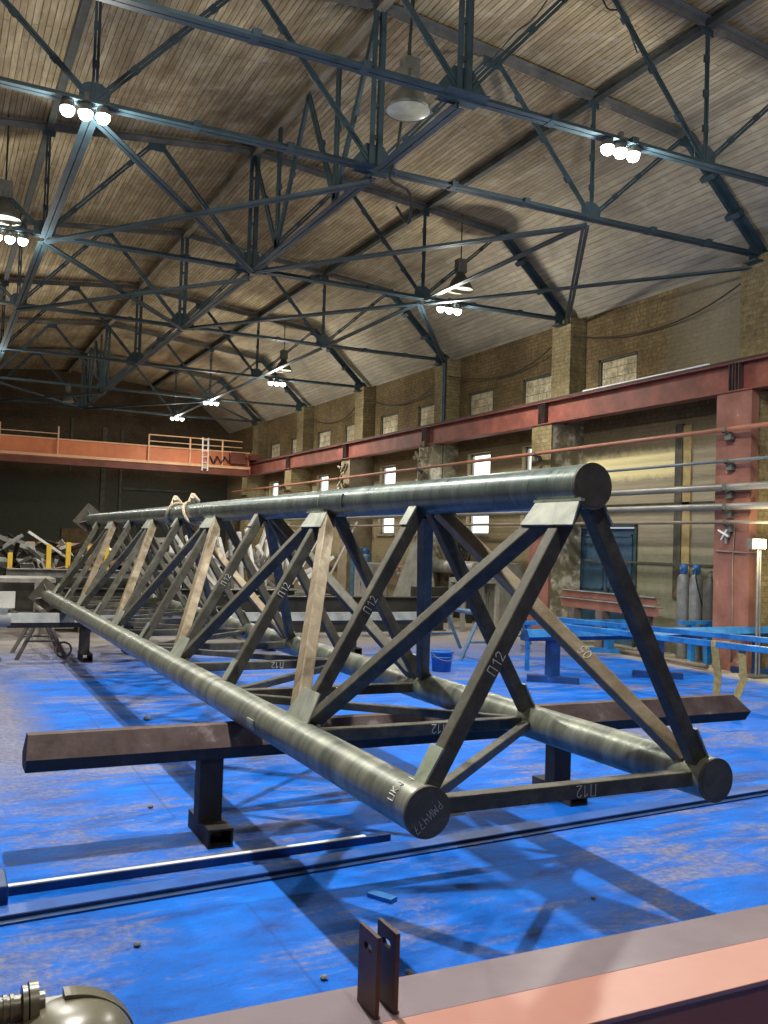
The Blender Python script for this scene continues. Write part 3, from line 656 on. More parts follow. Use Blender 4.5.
m = MB(); m.bb((10.5, -0.5, 4.85), (11.1, -0.2, 5.3)); m.build('control_box', 'crane_dark', r)

# ---------------------------------------------------------------- pipes along the right wall
def wall_pipe(y0, y1, z, rad, mat, label, x=11.34):
    r = thing('wall_pipe', label, 'pipe', (x, y0, z))
    m = MB(); m.tube((0, 0, 0), (0, y1 - y0, 0), rad, 14); m.build('pipe', mat, r)
    for ty in (10.8, 16.0, 21.2, 26.4, 31.6):
        if y0 < ty < y1:
            m = MB(); m.bb((-rad - 0.015, ty - y0 - 0.03, -rad - 0.02), (0.12, ty - y0 + 0.03, -rad)); m.bb((-rad - 0.015, ty - y0 - 0.03, -rad - 0.02), (-rad, ty - y0 + 0.03, rad)); m.bb((0.03, ty - y0 - 0.06, -rad - 0.12), (0.12, ty - y0 + 0.06, -rad - 0.02))
            m.build('pipe_bracket', 'lamp_grey', r)
wall_pipe(4, 37.8, 3.84, 0.038, 'pipe_red', 'thin red-brown pipe, topmost of those along the right wall', 11.3)
wall_pipe(4, 21.5, 3.34, 0.026, 'pipe_blue', 'thin bluish pipe, second from the top along the right wall')
wall_pipe(4, 22, 2.92, 0.058, 'pipe_grey', 'thick grey pipe, upper of the two thick wall pipes')
wall_pipe(4, 31, 2.61, 0.055, 'pipe_grey', 'thick grey pipe, lower of the two thick wall pipes')
wall_pipe(4, 34, 2.36, 0.03, 'pipe_brown', 'thin dusty brown pipe, lowest of those along the right wall')
m = MB(); m.tube((11.84, 20.92, 4.3), (11.84, 20.92, 6.75), 0.055, 12); m.tube((11.84, 20.92, 3.0), (11.84, 20.92, 4.3), 0.055, 12)
tag(m.build('downpipe', 'truss'), 'blue-grey upright downpipe beside the fourth brick pilaster', 'pipe')
# sagging cables between the pilasters
for k, (ya, yb, za, zb) in enumerate(((10.75, 15.7, 6.55, 6.35), (16.2, 20.9, 6.35, 6.3), (21.4, 26.1, 6.3, 6.3), (26.6, 31.3, 6.3, 6.3))):
    m = MB(); pts = []
    for i in range(17):
        t = i / 16; pts.append((11.95 + 0.25 * math.sin(math.pi * t), ya + (yb - ya) * t, za + (zb - za) * t - 0.34 * 4 * t * (1 - t)))
    m.path(pts, 0.014, 6)
    tag(m.build('sagging_cable', 'cable'), 'black cable sagging under the eaves, %s swag from the camera' % ['first', 'second', 'third', 'fourth'][k], 'cable')

# ---------------------------------------------------------------- THE TUBULAR TRUSS
TR = thing('tubular_truss', 'long triangular lattice truss of round steel pipes lying across the benches', 'truss', (0, 0, 0))
XLb, XRb, XT = 1.77, 3.28, 2.53
ZLb, ZT = 0.79, 2.10
RT = 0.098
Y0 = 3.15
def chord(x, z, y1, mat, nm):
    m = MB(); m.tube((x, Y0 + 0.012, z), (x, y1, z), RT, 40); o = m.build(nm, mat, TR)
    c = MB(); c.tube((x, Y0, z), (x, Y0 + 0.014, z), RT * 1.035, 48); c.tube((x, Y0 - 0.002, z), (x, Y0 + 0.002, z), RT * 0.9, 40)
    c.build('end_cap', 'cap', TR, 0.002)
    w_ = MB()
    for yy in (Y0 + 2.9, Y0 + 6.1, Y0 + 9.0):
        if yy < y1: w_.tube((x, yy, z), (x, yy + 0.012, z), RT * 1.018, 32)
    w_.build('weld_seam', 'gusset', o)
    return o
cT = chord(XT, ZT, 17.2, 'pipe_top', 'top_pipe')
cL = chord(XLb, ZLb, 16.4, 'pipe', 'bottom_pipe')
cR = chord(XRb, ZLb, 16.4, 'pipe', 'bottom_pipe')
for (x, z, y) in ((XT, ZT, 17.2), (XLb, ZLb, 16.4), (XRb, ZLb, 16.4)):
    m = MB(); m.box((x, y + 0.02, z), (0.42, 0.03, 0.42), Matrix.Rotation(math.radians(38), 3, 'Y')); m.build('end_flange', 'cap', TR)
    m = MB()
    for k in range(4):
        a = k * math.pi / 2 + 0.3; m.prism([(x + RT * math.cos(a), y, z + RT * math.sin(a)), (x + 0.2 * math.cos(a), y, z + 0.2 * math.sin(a)), (x + RT * math.cos(a), y - 0.2, z + RT * math.sin(a))], (0.008 * math.sin(a), 0, 0.008 * math.cos(a)))
    m.build('stiffener_rib', 'gusset', TR)
nT = [3.23 + 1.41 * k for k in range(10)]
nB = [3.24 + 1.37 * k for k in range(10)]
nL = V((-0.866, 0, 0.5)); nR = V((0.866, 0, 0.5))
BW = 0.072
GL = {}
GL['1'] = [[(0.2, 0.75), (0.55, 1), (0.55, 0)]]
GL['2'] = [[(0.05, 0.8), (0.3, 1), (0.6, 0.85), (0.55, 0.55), (0.05, 0.0), (0.7, 0.02)]]
GL['4'] = [[(0.15, 1), (0.1, 0.45), (0.65, 0.45)], [(0.6, 1), (0.55, 0)]]
GL['7'] = [[(0.05, 1), (0.65, 1), (0.25, 0)], [(0.15, 0.5), (0.55, 0.5)]]
GL['0'] = [[(0.3, 1), (0.05, 0.6), (0.15, 0.1), (0.45, 0.0), (0.65, 0.4), (0.55, 0.9), (0.3, 1)]]
GL['5'] = [[(0.65, 1), (0.15, 1), (0.12, 0.55), (0.55, 0.5), (0.6, 0.15), (0.3, 0), (0.05, 0.1)]]
GL['9'] = [[(0.6, 0.7), (0.3, 0.5), (0.1, 0.75), (0.35, 1), (0.6, 0.85), (0.55, 0.2), (0.15, 0)]]
GL['П'] = [[(0.08, 0), (0.1, 1), (0.65, 1), (0.66, 0)]]
GL['Р'] = [[(0.15, 0), (0.12, 1), (0.5, 1), (0.6, 0.75), (0.45, 0.5), (0.15, 0.5)]]
GL['И'] = [[(0.08, 1), (0.1, 0), (0.6, 1), (0.62, 0)]]
GL['М'] = [[(0.02, 0), (0.1, 1), (0.36, 0.35), (0.62, 1), (0.7, 0)]]
GL['К'] = [[(0.12, 1), (0.12, 0)], [(0.6, 1), (0.12, 0.5), (0.62, 0)]]
GL['Ч'] = [[(0.1, 1), (0.1, 0.55), (0.6, 0.5)], [(0.6, 1), (0.6, 0)]]
GL['.'] = [[(0.25, 0), (0.32, 0.04)]]
def chalk(text, org, u, v, h, parent, mat='chalk', r=0.0019, bend=None):
    org = V(org); u = V(u).normalized(); v = V(v).normalized(); m = MB(); x = 0.0
    for ch in text:
        if ch == ' ': x += 0.4 * h; continue
        for st in GL[ch]:
            pts = []
            for a, b in st:
                a2 = x + a * h * 0.9; b2 = b * h
                pts.append(bend(a2, b2) if bend else org + u * a2 + v * b2)
            m.path(pts, r, 5)
        x += (0.85 if ch != '.' else 0.45) * h * 0.9
    return m.build('chalk_mark', mat, parent)
def brace(p, q, n, mat='brace', w=BW, cut0=0.0, cut1=0.0, nm='brace'):
    p = V(p); q = V(q); d = (q - p).normalized(); p = p + d * cut0; q = q - d * cut1
    m = MB(); m.bar(p, q, w, w, n); o = m.build(nm, mat, TR, 0.007); return o, p, q, d
def mark(o, p, q, d, n, t, text='П12', h=0.046, side=0, rev=False, mat='chalk'):
    """chalk on the face whose normal is n (side 0) or d x n (side +-1)"""
    n = V(n); s_ = d.cross(n).normalized()
    fn = n if side == 0 else s_ * side; v = s_ if side == 0 else n
    c = p.lerp(q, t) + fn * (BW / 2 + 0.001)
    u = d
    if rev: u = -d
    v = fn.cross(u).normalized()
    return chalk(text, c - v * h * 0.5, u, v, h, o, mat)
T_ = lambda k: V((XT, nT[k], ZT)); Lb = lambda k: V((XLb, nB[k], ZLb)); Rb = lambda k: V((XRb, nB[k], ZLb))
for k in range(10):
    # left face
    mat = 'brace'
    if k < 10:
        o, p, q, d = brace(T_(k), Lb(k), nL, 'brace', BW, 0.085, 0.088)
        if k in (0, 1, 2, 3): mark(o, p, q, d, nL, 0.5 if k else 0.62, side=-1, rev=True)
    o, p, q, d = brace(T_(k), Rb(k), nR, 'brace', BW, 0.085, 0.088)
    if k < 3: mark(o, p, q, d, nR, 0.6, side=-1, rev=True)
for k in range(9):
    if k % 2 == 0:
        o, p, q, d = brace(T_(k), Lb(k + 1), nL, 'brace', BW, 0.12, 0.13)
        o2, p2, q2, d2 = brace(Rb(k), T_(k + 1), nR, 'brace_rusty' if k in (0, 4) else 'brace', BW, 0.11, 0.12)
        if k == 0: mark(o2, p2, q2, d2, nR, 0.35, '05', 0.05, side=-1, rev=False)
    else:
        o, p, q, d = brace(Lb(k), T_(k + 1), nL, 'brace_rusty', BW * 1.1, 0.13, 0.12)
        if k == 1: mark(o, p, q, d, nL, 0.42, '12', 0.05, side=0)
        brace(T_(k), Rb(k + 1), nR, 'brace', BW, 0.13, 0.14)
    # floor of the truss
for k in range(10):
    o, p, q, d = brace(Lb(k), Rb(k), (0, 0, 1), 'brace', 0.068, RT * 0.95, RT * 0.95, nm='cross_tie')
    if k < 4: mark(o, p, q, d, (0, 0, 1), 0.62 if k else 0.58, 'П12', 0.05, side=1, rev=True, mat='chalk_grey' if k == 0 else 'chalk')
    if k < 9:
        a, b = (Lb(k), Rb(k + 1)) if k % 2 == 0 else (Rb(k), Lb(k + 1))
        brace(a, b, (0, 0, 1), 'brace', 0.05, RT * 1.3, RT * 1.3, nm='cross_tie')
# gusset plates
def plate(pts, n, mat='gusset', nm='gusset_plate'):
    m = MB(); m.prism([V(p) for p in pts], V(n) * 0.010); return m.build(nm, mat, TR, 0.001)
upL = (V((XT, 0, ZT)) - V((XLb, 0, ZLb))).normalized(); upR = (V((XT, 0, ZT)) - V((XRb, 0, ZLb))).normalized()
yv = V((0, 1, 0))
for k in range(10):
    for up_, n, B_ in ((upL, nL, Lb(k)), (upR, nR, Rb(k))):
        off = n * (BW / 2 + 0.001)
        top = T_(k) - up_ * (RT * 0.85) + off
        big = (k % 2 == 0) if n is nL else (k % 2 == 1)
        if big:
            hw, hw2, dp = 0.15, 0.19, 0.14
        else: hw, hw2, dp = 0.045, 0.045, 0.13
        if (k in (0,)) and big: c0 = top + yv * 0.05
        else: c0 = top
        plate([c0 - yv * hw, c0 + yv * hw, c0 + yv * hw2 - up_ * dp, c0 - yv * hw2 - up_ * dp], n)
        bot = B_ + up_ * (RT * 0.85) + off
        big = (k % 2 == 1) if n is nL else (k % 2 == 0)
        if big and k > 0: hw, hw2, dp = 0.16, 0.11, 0.17
        else: hw, hw2, dp = 0.045, 0.05, 0.16
        plate([bot - yv * hw, bot + yv * hw, bot + yv * hw2 + up_ * dp, bot - yv * hw2 + up_ * dp], n, 'gusset_green' if k == 0 and n is nL else 'gusset')
# saddle patch on the top pipe, small pads and weld beads
def curved_pad(x, z, y0, y1, a0, a1, r, mat, nm):
    m = MB(); n = 8; vs = []
    for rr in (r, r + 0.008):
        for y in (y0, y1):
            for i in range(n + 1):
                a = a0 + (a1 - a0) * i / n; vs.append((x + rr * math.cos(a), y, z + rr * math.sin(a)))
    N = n + 1; fs = []
    for i in range(n):
        fs += [(i, i + 1, N + i + 1, N + i), (2 * N + i, 3 * N + i, 3 * N + i + 1, 2 * N + i + 1), (i, 2 * N + i, 2 * N + i + 1, i + 1), (N + i, N + i + 1, 3 * N + i + 1, 3 * N + i)]
    fs += [(0, N, 3 * N, 2 * N), (n, 2 * N + n, 3 * N + n, N + n)]
    m.add(vs, fs); return m.build(nm, mat, TR)
curved_pad(XT, ZT, 5.62, 6.02, math.radians(150), math.radians(205), RT + 0.001, 'pipe_top', 'saddle_pad')
curved_pad(XLb, ZLb, 5.0, 5.12, math.radians(170), math.radians(200), RT + 0.001, 'gusset_green', 'saddle_pad')
WB = [((XT - 0.085, nT[k] - 0.12, ZT - 0.062), (XT - 0.085, nT[k] + 0.22, ZT - 0.062), 0.02, 0.012) for k in range(0, 10, 2)]
WB += [((XLb + 0.068, nB[k] - 0.16, ZLb + 0.085), (XLb + 0.068, nB[k] + 0.16, ZLb + 0.085), 0.02, 0.012) for k in range(1, 10, 2)]
WB += [((XLb + RT, Y0 + 0.06, ZLb - 0.036), (XLb + RT + 0.10, Y0 + 0.06, ZLb - 0.036), 0.03, 0.008), ((XRb - RT - 0.15, Y0 + 0.15, ZLb - 0.03), (XRb - RT + 0.01, Y0 + 0.15, ZLb - 0.03), 0.04, 0.012)]
for a_ in WB:
    m = MB(); m.bar(*a_); m.build('weld_bead', 'gusset_green', TR)
# chalk on the pipe end and the cap
def on_pipe(a, b):
    ang = math.radians(168) - a / RT * 0.9; yy = Y0 + 0.16 - b
    return V((XLb + (RT + 0.002) * math.cos(ang), yy, ZLb + (RT + 0.002) * math.sin(ang)))
chalk('ПК1.1Ч', (0, 0, 0), (1, 0, 0), (0, 0, 1), 0.045, cL, 'chalk', 0.0022, on_pipe)
chalk('РМИ477', (XLb + 0.045, Y0 - 0.003, ZLb + 0.045), (-0.75, 0, -0.66), (0.66, 0, -0.75), 0.034, cL, 'chalk_grey', 0.0014)
# slings round the top pipe far end
for k, (yy, dy, lab) in enumerate(((9.85, 0.12, 'cream lifting sling looped round the top pipe, the nearer one'), (10.65, -0.1, 'cream lifting sling looped round the top pipe, the farther one'))):
    m = MB(); pts = []
    for i in range(25):
        a = 2 * math.pi * i / 24
        pts.append((XT + (RT + 0.022) * math.cos(a), yy + dy * math.sin(a) + 0.02 * math.cos(3 * a), ZT + (RT + 0.022) * math.sin(a)))
    m.path(pts, 0.018, 6); m.path([(XT - 0.06, yy, ZT + 0.10), (XT, yy + 0.1, ZT + 0.20), (XT + 0.05, yy + 0.05, ZT + 0.13), (XT - 0.04, yy - 0.06, ZT + 0.17), (XT - 0.02, yy + 0.02, ZT + 0.1)], 0.025, 6)
    tag(m.build('lifting_sling', 'cream_rope'), lab, 'sling')

# ---------------------------------------------------------------- benches
def bench(x0, x1, y, legs, label, mats, top=0.69, cut=0.12, lw=0.145, foot=0.11, foot_dir='y', name='steel_bench', zb=0.49):
    r = thing(name, label, 'bench', (x0, y, 0)); L = x1 - x0; hz = top - zb
    P = [(-0.10, zb + hz * 0.37), (-0.02 - 0.01, top), (0.05, top), (0.14, zb + hz * 0.37), (0.11, zb), (-0.07, zb)]
    X1 = [L, L - cut, L - cut, L, L - 0.03, L - 0.03]
    vs = [(0.0 + (0.01 if i in (1, 2) else 0), a, b) for i, (a, b) in enumerate(P)] + [(X1[i], a, b) for i, (a, b) in enumerate(P)]
    m = MB(); n = 6
    for i in range(6):
        m.cur = 1 if i in (0, 1, 2) else 0
        m.add([vs[i], vs[(i + 1) % 6], vs[6 + (i + 1) % 6], vs[6 + i]], [(0, 3, 2, 1)])
    m.cur = 0; m.add(vs[:6], [tuple(range(6))]); m.cur = 1; m.add(vs[6:], [tuple(range(5, -1, -1))])
    m.build('beam', mats[:2], r)
    for lx in legs:
        m = MB(); m.bar((lx - x0, 0.02, foot - 0.005), (lx - x0, 0.02, zb + 0.005), lw, lw * 0.9, (0, 1, 0)); m.build('leg', mats[0], r, 0.01)
        m = MB()
        if foot_dir == 'y': m.hollow((lx - x0 + 0.02, -0.21, foot / 2), (lx - x0 + 0.02, 0.26, foot / 2), lw * 1.05, foot, 0.012)
        else: m.hollow((lx - x0 - 0.28, 0.22, foot / 2), (lx - x0 + 0.28, -0.22, foot / 2), lw * 0.9, foot, 0.01)
        m.build('foot', mats[2], r)
    return r
bench(0.52, 6.05, 5.56, (1.59, 4.22), 'black-brown steel bench with angular beam under the near end of the truss', ['bench_black', 'bench_brown', 'bench_black'])
bench(0.99, 7.6, 13.95, (2.05, 6.3), 'grey-topped steel bench under the far part of the truss', ['bench_black', 'bench_grey', 'bench_black'], 0.69, 0.05, 0.14, 0.12)
bench(2.3, 5.6, 14.75, (2.82, 5.1), 'dark steel bench right behind the grey-topped bench', ['bench_black', 'bench_black', 'bench_black'], 0.62, 0.05, 0.14, 0.11, zb=0.44)
bench(7.3, 12.0, 10.45, (7.78, 9.66, 11.65), 'blue-painted steel bench beside the brick wall, its near end facing the truss', ['blue_dark', 'blue_steel', 'blue_dark'], 0.73, 0.04, 0.16, 0.09, 'd', 'steel_bench', 0.58)
bench(9.6, 12.0, 13.25, (11.1,), 'blue bench behind the other blue bench, by the double door', ['blue_steel', 'blue_steel', 'blue_steel'], 0.60, 0.04, 0.14, 0.08, 'd', 'steel_bench', 0.5)
for (a, b, lab) in (((8.56, 11.84, 0.768), (10.4, 5.6, 0.768), 'long blue square beam laid across the blue bench, farther one'), ((7.9, 10.9, 0.768), (8.95, 5.5, 0.768), 'long blue square beam laid across the blue bench, nearer one')):
    m = MB(); m.bar(a, b, 0.07, 0.07); tag(m.build('square_beam', 'blue_steel', None, 0.006), lab, 'beam')
for (x, y) in ((11.5, 11.5), (11.85, 11.45)):
    pass
r = thing('blue_stand', 'blue two-legged stand under the blue beams by the gas cylinders', 'stand', (10.9, 11.5, 0))
for x in (0.45, 0.80):
    m = MB(); m.bar((x, 0, 0), (x, 0, 0.68), 0.09, 0.09, (0, 1, 0)); m.build('leg', 'blue_steel', r)
m = MB(); m.bar((0.2, 0, 0.70), (0.98, 0, 0.70), 0.1, 0.06); m.build('crossbar', 'blue_steel', r)
r = thing('blue_stand', 'small blue stand holding the far ends of the blue beams', 'stand', (8.2, 11.6, 0))
m = MB(); m.bar((-0.15, 0, 0.71), (0.5, 0, 0.71), 0.08, 0.06); m.build('crossbar', 'blue_steel', r)
for x in (-0.05, 0.4):
    m = MB(); m.bar((x, 0, 0), (x, 0, 0.69), 0.05, 0.05, (0, 1, 0)); m.build('leg', 'blue_steel', r)

SLING = [(8.50, 8.20, 0.10), (8.48, 8.16, 0.4), (8.40, 8.14, 0.74), (8.40, 8.14, 0.81), (8.44, 8.0, 0.815), (8.50, 7.86, 0.81), (8.52, 7.84, 0.74), (8.56, 7.84, 0.4), (8.52, 7.92, 0.14), (8.42, 8.1, 0.06), (8.3, 8.25, 0.02), (8.15, 8.4, 0.012), (8.05, 8.7, 0.012), (7.95, 8.95, 0.012), (7.85, 9.2, 0.012)]
# yellow sling hanging from the blue beam down to the floor
def ribbon(pts, wdir, w_, mat, name, th=0.006):
    m = MB(); W = [V(q) for q in wdir] if isinstance(wdir, list) else [V(wdir)] * len(pts)
    pts = [V(p) for p in pts]
    for i in range(len(pts) - 1):
        a, b = pts[i], pts[i + 1]; wa, wb = W[i].normalized() * w_ / 2, W[i + 1].normalized() * w_ / 2
        d = (b - a).normalized(); n1 = d.cross(wa).normalized() * th
        m.add([a - wa, a + wa, b + wb, b - wb, a - wa + n1, a + wa + n1, b + wb + n1, b - wb + n1], [(0, 1, 2, 3), (7, 6, 5, 4), (0, 3, 7, 4), (1, 5, 6, 2), (0, 4, 5, 1), (3, 2, 6, 7)])
    return m.build(name, mat)
sx, sy = 9.02, 7.72
pts = SLING
wd = [V((0.35, -0.9, 0))] * 3 + [V((0.3, -0.95, 0))] * 4 + [V((0.35, -0.9, 0))] * 3 + [V((0.7, 0.7, 0))] * 5
o = ribbon(pts, wd, 0.09, 'strap', 'lifting_sling'); tag(o, 'yellow webbing sling hanging from the blue beam onto the floor', 'sling')

# floor rails in front of the bench
m = MB(); m.box((1.5, 5.09, 0.022), (2.24, 0.055, 0.044), Matrix.Rotation(math.atan2(0.11, 2.2), 3, 'Z')); rail = tag(m.build('steel_rail', 'blue_dark', None, 0.004), 'short dark bar with a lit top edge painted bright lying before the black bench', 'bar')
m = MB(); m.box((1.42, 5.079, 0.046), (2.06, 0.035, 0.005), Matrix.Rotation(math.atan2(0.11, 2.2), 3, 'Z')); m.build('lit_top', 'steel_highlight', rail)  # whitish strip paints the light on the bar's top edge
m = MB(); m.box((0.36, 4.98, 0.055), (0.10, 0.26, 0.11)); tag(m.build('rail_stop', 'blue_dark', None, 0.01), 'blue block at the left end of the short floor bar', 'block')
m = MB(); A2 = Matrix.Rotation(math.atan2(0.43, 5.3), 3, 'Z')
m.box((3.1, 4.95, 0.005), (7.0, 0.18, 0.010), A2); m.box((3.1, 4.97, 0.018), (7.0, 0.135, 0.018), A2)
o = tag(m.build('floor_channel', 'blue_dark'), 'long blue steel channel lying across the floor under the truss', 'channel')
m = MB(); m.box((3.1, 4.97, 0.0285), (7.0, 0.125, 0.003), A2); m.build('top_face', 'blue_channel', o)
m = MB(); m.box((2.16, 4.30, 0.012), (0.06, 0.15, 0.024), Matrix.Rotation(0.5, 3, 'Z')); tag(m.build('flat_offcut', 'blue_steel', None, 0.003), 'small blue flat steel offcut lying alone on the near floor', 'offcut')
for k, (x, y, s) in enumerate(((1.02, 3.42, 0.022), (1.35, 3.33, 0.03), (1.55, 3.6, 0.018), (0.9, 4.2, 0.018), (1.9, 3.5, 0.02), (2.6, 3.4, 0.016), (2.0, 9.3, 0.04), (1.4, 6.3, 0.02), (3.2, 3.9, 0.014))):
    m = MB(); ps = []
    m.lathe([(0, -0.5 * s), (0.8 * s, -0.3 * s), (s, 0.1 * s), (0.6 * s, 0.5 * s), (0, 0.6 * s)], (x, y, s * 0.5), 6, Matrix.Rotation(k, 3, 'Z'), False)
    tag(m.build('loose_stone', 'stone'), 'dark stone chip on the blue floor, ' + ['beside the olive clamp', 'biggest one, nearest the slotted plates', 'by the blue channel left of the plates', 'close before the left channel end', 'just behind the slotted plates', 'right of the slotted plates', 'far behind the black bench', 'just behind the left end of the black bench', 'alone below the cross tie of the truss'][k], 'stone')

# ---------------------------------------------------------------- foreground beams
r = thing('primed_beam', 'pink primed steel beam closest to the camera at the bottom edge', 'beam', (0, 1.78, 0.55))
m = MB(); m.bb((-1.2, -0.09, 0.19), (4.6, 0.095, 0.203)); m.build('top_flange', 'pink_primer', r, 0.002)
m = MB(); m.bb((-1.2, -0.086, -0.02), (4.6, -0.07, 0.19)); m.build('web', 'web_brown', r)
m = MB(); m.bb((-1.2, -0.13, -0.035), (4.6, 0.095, -0.02)); m.build('bottom_flange', 'web_brown', r)
r = thing('primed_beam', 'greyish lilac primed steel beam carrying the two slotted plates', 'beam', (0, 1.97, 0.55))
m = MB(); m.bb((-0.2, -0.09, 0.185), (4.6, 0.09, 0.20)); m.build('top_flange', 'lilac_primer', r, 0.002)
m = MB(); m.bb((-0.2, -0.008, -0.02), (4.6, 0.008, 0.185)); m.build('web', 'lilac_primer', r)
m = MB(); m.bb((-0.2, -0.09, -0.035), (4.6, 0.09, -0.02)); m.build('bottom_flange', 'lilac_primer', r)
for x, lab in ((0.05, 'low dark steel trestle carrying the primed beams, left one'), (3.6, 'low dark steel trestle carrying the primed beams, right one')):
    r = thing('beam_trestle', lab, 'trestle', (x, 1.86, 0))
    m = MB(); m.bb((-0.04, -0.35, 0.435), (0.04, 0.35, 0.515)); m.build('crossbar', 'bench_black', r)
    for s in (-1, 1):
        m = MB(); m.bar((0, s * 0.28, 0), (0, s * 0.26, 0.44), 0.07, 0.07, (0, 1, 0)); m.build('leg', 'bench_black', r)
def slotted(x, y0, y1, label):
    z0, z1 = 0.751, 0.932
    r = thing('slotted_plate', label, 'plate', (x, y0, z0)); H_ = z1 - z0; W_ = y1 - y0; t = 0.005
    # plate with a slot: eight strips round the opening
    sy0, sy1, sz0, sz1 = W_ * 0.28, W_ * 0.72, H_ * 0.74, H_ * 0.84
    m = MB()
    outer = [(0, 0), (W_, 0), (W_, H_), (0, H_)]
    hole = []; rr = (sz1 - sz0) / 2
    for i in range(5): a = -math.pi / 2 + math.pi * i / 4; hole.append((sy1 - rr + rr * math.cos(a), (sz0 + sz1) / 2 + rr * math.sin(a)))
    for i in range(5): a = math.pi / 2 + math.pi * i / 4; hole.append((sy0 + rr + rr * math.cos(a), (sz0 + sz1) / 2 + rr * math.sin(a)))
    vs = [(-t, a, b) for a, b in outer + hole] + [(t, a, b) for a, b in outer + hole]; n = 14
    ring = [(1, 5, 4), (1, 6, 5), (1, 2, 6), (2, 7, 6), (2, 8, 7), (2, 9, 8), (2, 3, 9), (3, 10, 9), (3, 11, 10), (3, 0, 11), (0, 12, 11), (0, 13, 12), (0, 4, 13), (0, 1, 4)]
    fs = list(ring) + [tuple(i + n for i in f[::-1]) for f in ring]
    fs += [(0, n, n + 1, 1), (1, n + 1, n + 2, 2), (2, n + 2, n + 3, 3), (3, n + 3, n, 0)]
    fs += [(4 + i, 4 + (i + 1) % 10, n + 4 + (i + 1) % 10, n + 4 + i) for i in range(10)]
    m.add(vs, fs); m.build('plate', 'plate_brown', r)
    m = MB(); m.bar((0.007, 0.003, 0.002), (0.007, W_ - 0.003, 0.002), 0.006, 0.006); m.build('weld_bead', 'web_brown', r)
slotted(0.948, 1.893, 1.99, 'thin upright brown plate with a slot, left of the pair')
slotted(0.998, 1.897, 1.995, 'thin upright brown plate with a slot, right of the pair')
# olive clamp at the bottom left
r = thing('screw_clamp', 'olive-grey cast screw clamp with threaded spindle at the lower left corner', 'clamp', (0, 2.0, 0.75))
m = MB()
for i in range(24): m.tube((-0.12 + i * 0.0135, 0.11, 0.066), (-0.12 + i * 0.0135 + 0.0075, 0.11, 0.066), 0.031, 20)
m.tube((-0.14, 0.11, 0.066), (0.26, 0.11, 0.066), 0.027, 20); m.build('spindle', 'olive_cast', r)
m = MB(); m.tube((0.215, 0.11, 0.062), (0.225, 0.11, 0.062), 0.048, 28); m.build('washer', 'olive_cast', r, 0.003)
m = MB(); m.tube((0.228, 0.11, 0.062), (0.246, 0.11, 0.062), 0.052, 28); m.build('collar', 'olive_cast', r, 0.005)
m = MB(); pts = []
for i in range(21):
    t = i / 20; ang = math.pi * 0.5 * (1 - t)
    pts.append((0.300 + 0.150 * math.cos(ang), 0.115, -0.05 + 0.125 * math.sin(ang)))
for i in range(20):
    a_, b_ = V(pts[i]), V(pts[i + 1]); m.extrude(a_, b_ + (b_ - a_) * 0.08, [(-0.022, -0.008), (0.022, -0.008), (0.022, 0.008), (-0.022, 0.008)], (0, 0, 1) if i < 11 else (1, 0, 0))
m.bb((0.238, 0.095, 0.045), (0.302, 0.135, 0.068)); m.build('frame', 'olive_cast', r, 0.003)
m = MB(); prof_ = []
for i in range(15):
    a_ = math.pi / 2 * i / 14; prof_.append((0.142 * math.sin(a_) ** 0.8, 0.108 * math.cos(a_)))
prof_.append((0.142, -0.03)); m.lathe(prof_, (0.305, 0.065, -0.034), 40); m.build('jaw_housing', 'olive_cast', r)
m = MB(); m.tube((0.31, 0.095, 0.035), (0.36, 0.0, 0.03), 0.012, 12); m.build('rib', 'olive_cast', r)

# ---------------------------------------------------------------- gas cylinders
def cylinder(x, y, h, rad, mat, cap, label, group, hose=False):
    r = thing('gas_cylinder', label, 'gas cylinder', (x, y, 0), 0, group)
    hb = h - 0.17
    m = MB(); m.lathe([(0, 0), (rad * 0.96, 0), (rad, 0.02), (rad, hb - 0.16), (rad * 0.93, hb - 0.09), (rad * 0.7, hb - 0.03), (rad * 0.36, hb), (rad * 0.34, hb + 0.03), (0, hb + 0.03)], n=24); m.build('body', mat, r)
    if cap:
        m = MB(); m.lathe([(rad * 0.42, hb - 0.01), (rad * 0.62, hb + 0.01), (rad * 0.62, h - 0.02), (rad * 0.5, h), (0, h)], n=16)
        m.build('valve_cap', 'cyl_cap', r); m = MB(); m.tube((-rad * 0.9, -0.03, hb + 0.09), (-rad * 0.5, 0, hb + 0.09), 0.02, 8); m.build('valve', 'scrap_grey', r)
    else:
        m = MB(); m.tube((0, 0, hb + 0.02), (0, 0, hb + 0.13), 0.018, 8); m.tube((-0.045, 0, hb + 0.11), (0.045, 0, hb + 0.11), 0.016, 8); m.build('valve', 'scrap_grey', r)
    if hose:
        m = MB(); m.path([(-0.07, -0.07, hb + 0.1), (-0.10, -0.09, hb - 0.05), (-0.06, -0.11, hb - 0.25), (-0.0, -0.12, hb - 0.45), (0.06, -0.12, hb - 0.6), (0.07, -0.11, 0.5)], 0.013, 6); m.build('hose', 'rubber', r)
cylinder(11.98, 12.36, 1.66, 0.112, 'cyl_grey', True, 'grey gas cylinder with blue valve cap, leftmost of three by the red column', 'grey cylinders')
cylinder(11.98, 12.06, 1.66, 0.112, 'cyl_grey', True, 'grey gas cylinder with a black hose hanging down, middle of three', 'grey cylinders', True)
cylinder(11.98, 11.74, 1.60, 0.112, 'cyl_dark', False, 'dark bare-topped gas cylinder right next to the red column', 'grey cylinders')
for (y, lab) in ((26.0, 'blue gas cylinder at the far wall, leftmost of three'), (25.62, 'blue gas cylinder at the far wall, middle of three'), (25.15, 'blue gas cylinder at the far wall, rightmost of three')):
    cylinder(11.75, y, 1.72, 0.14, 'cyl_blue', True, lab, 'blue cylinders')
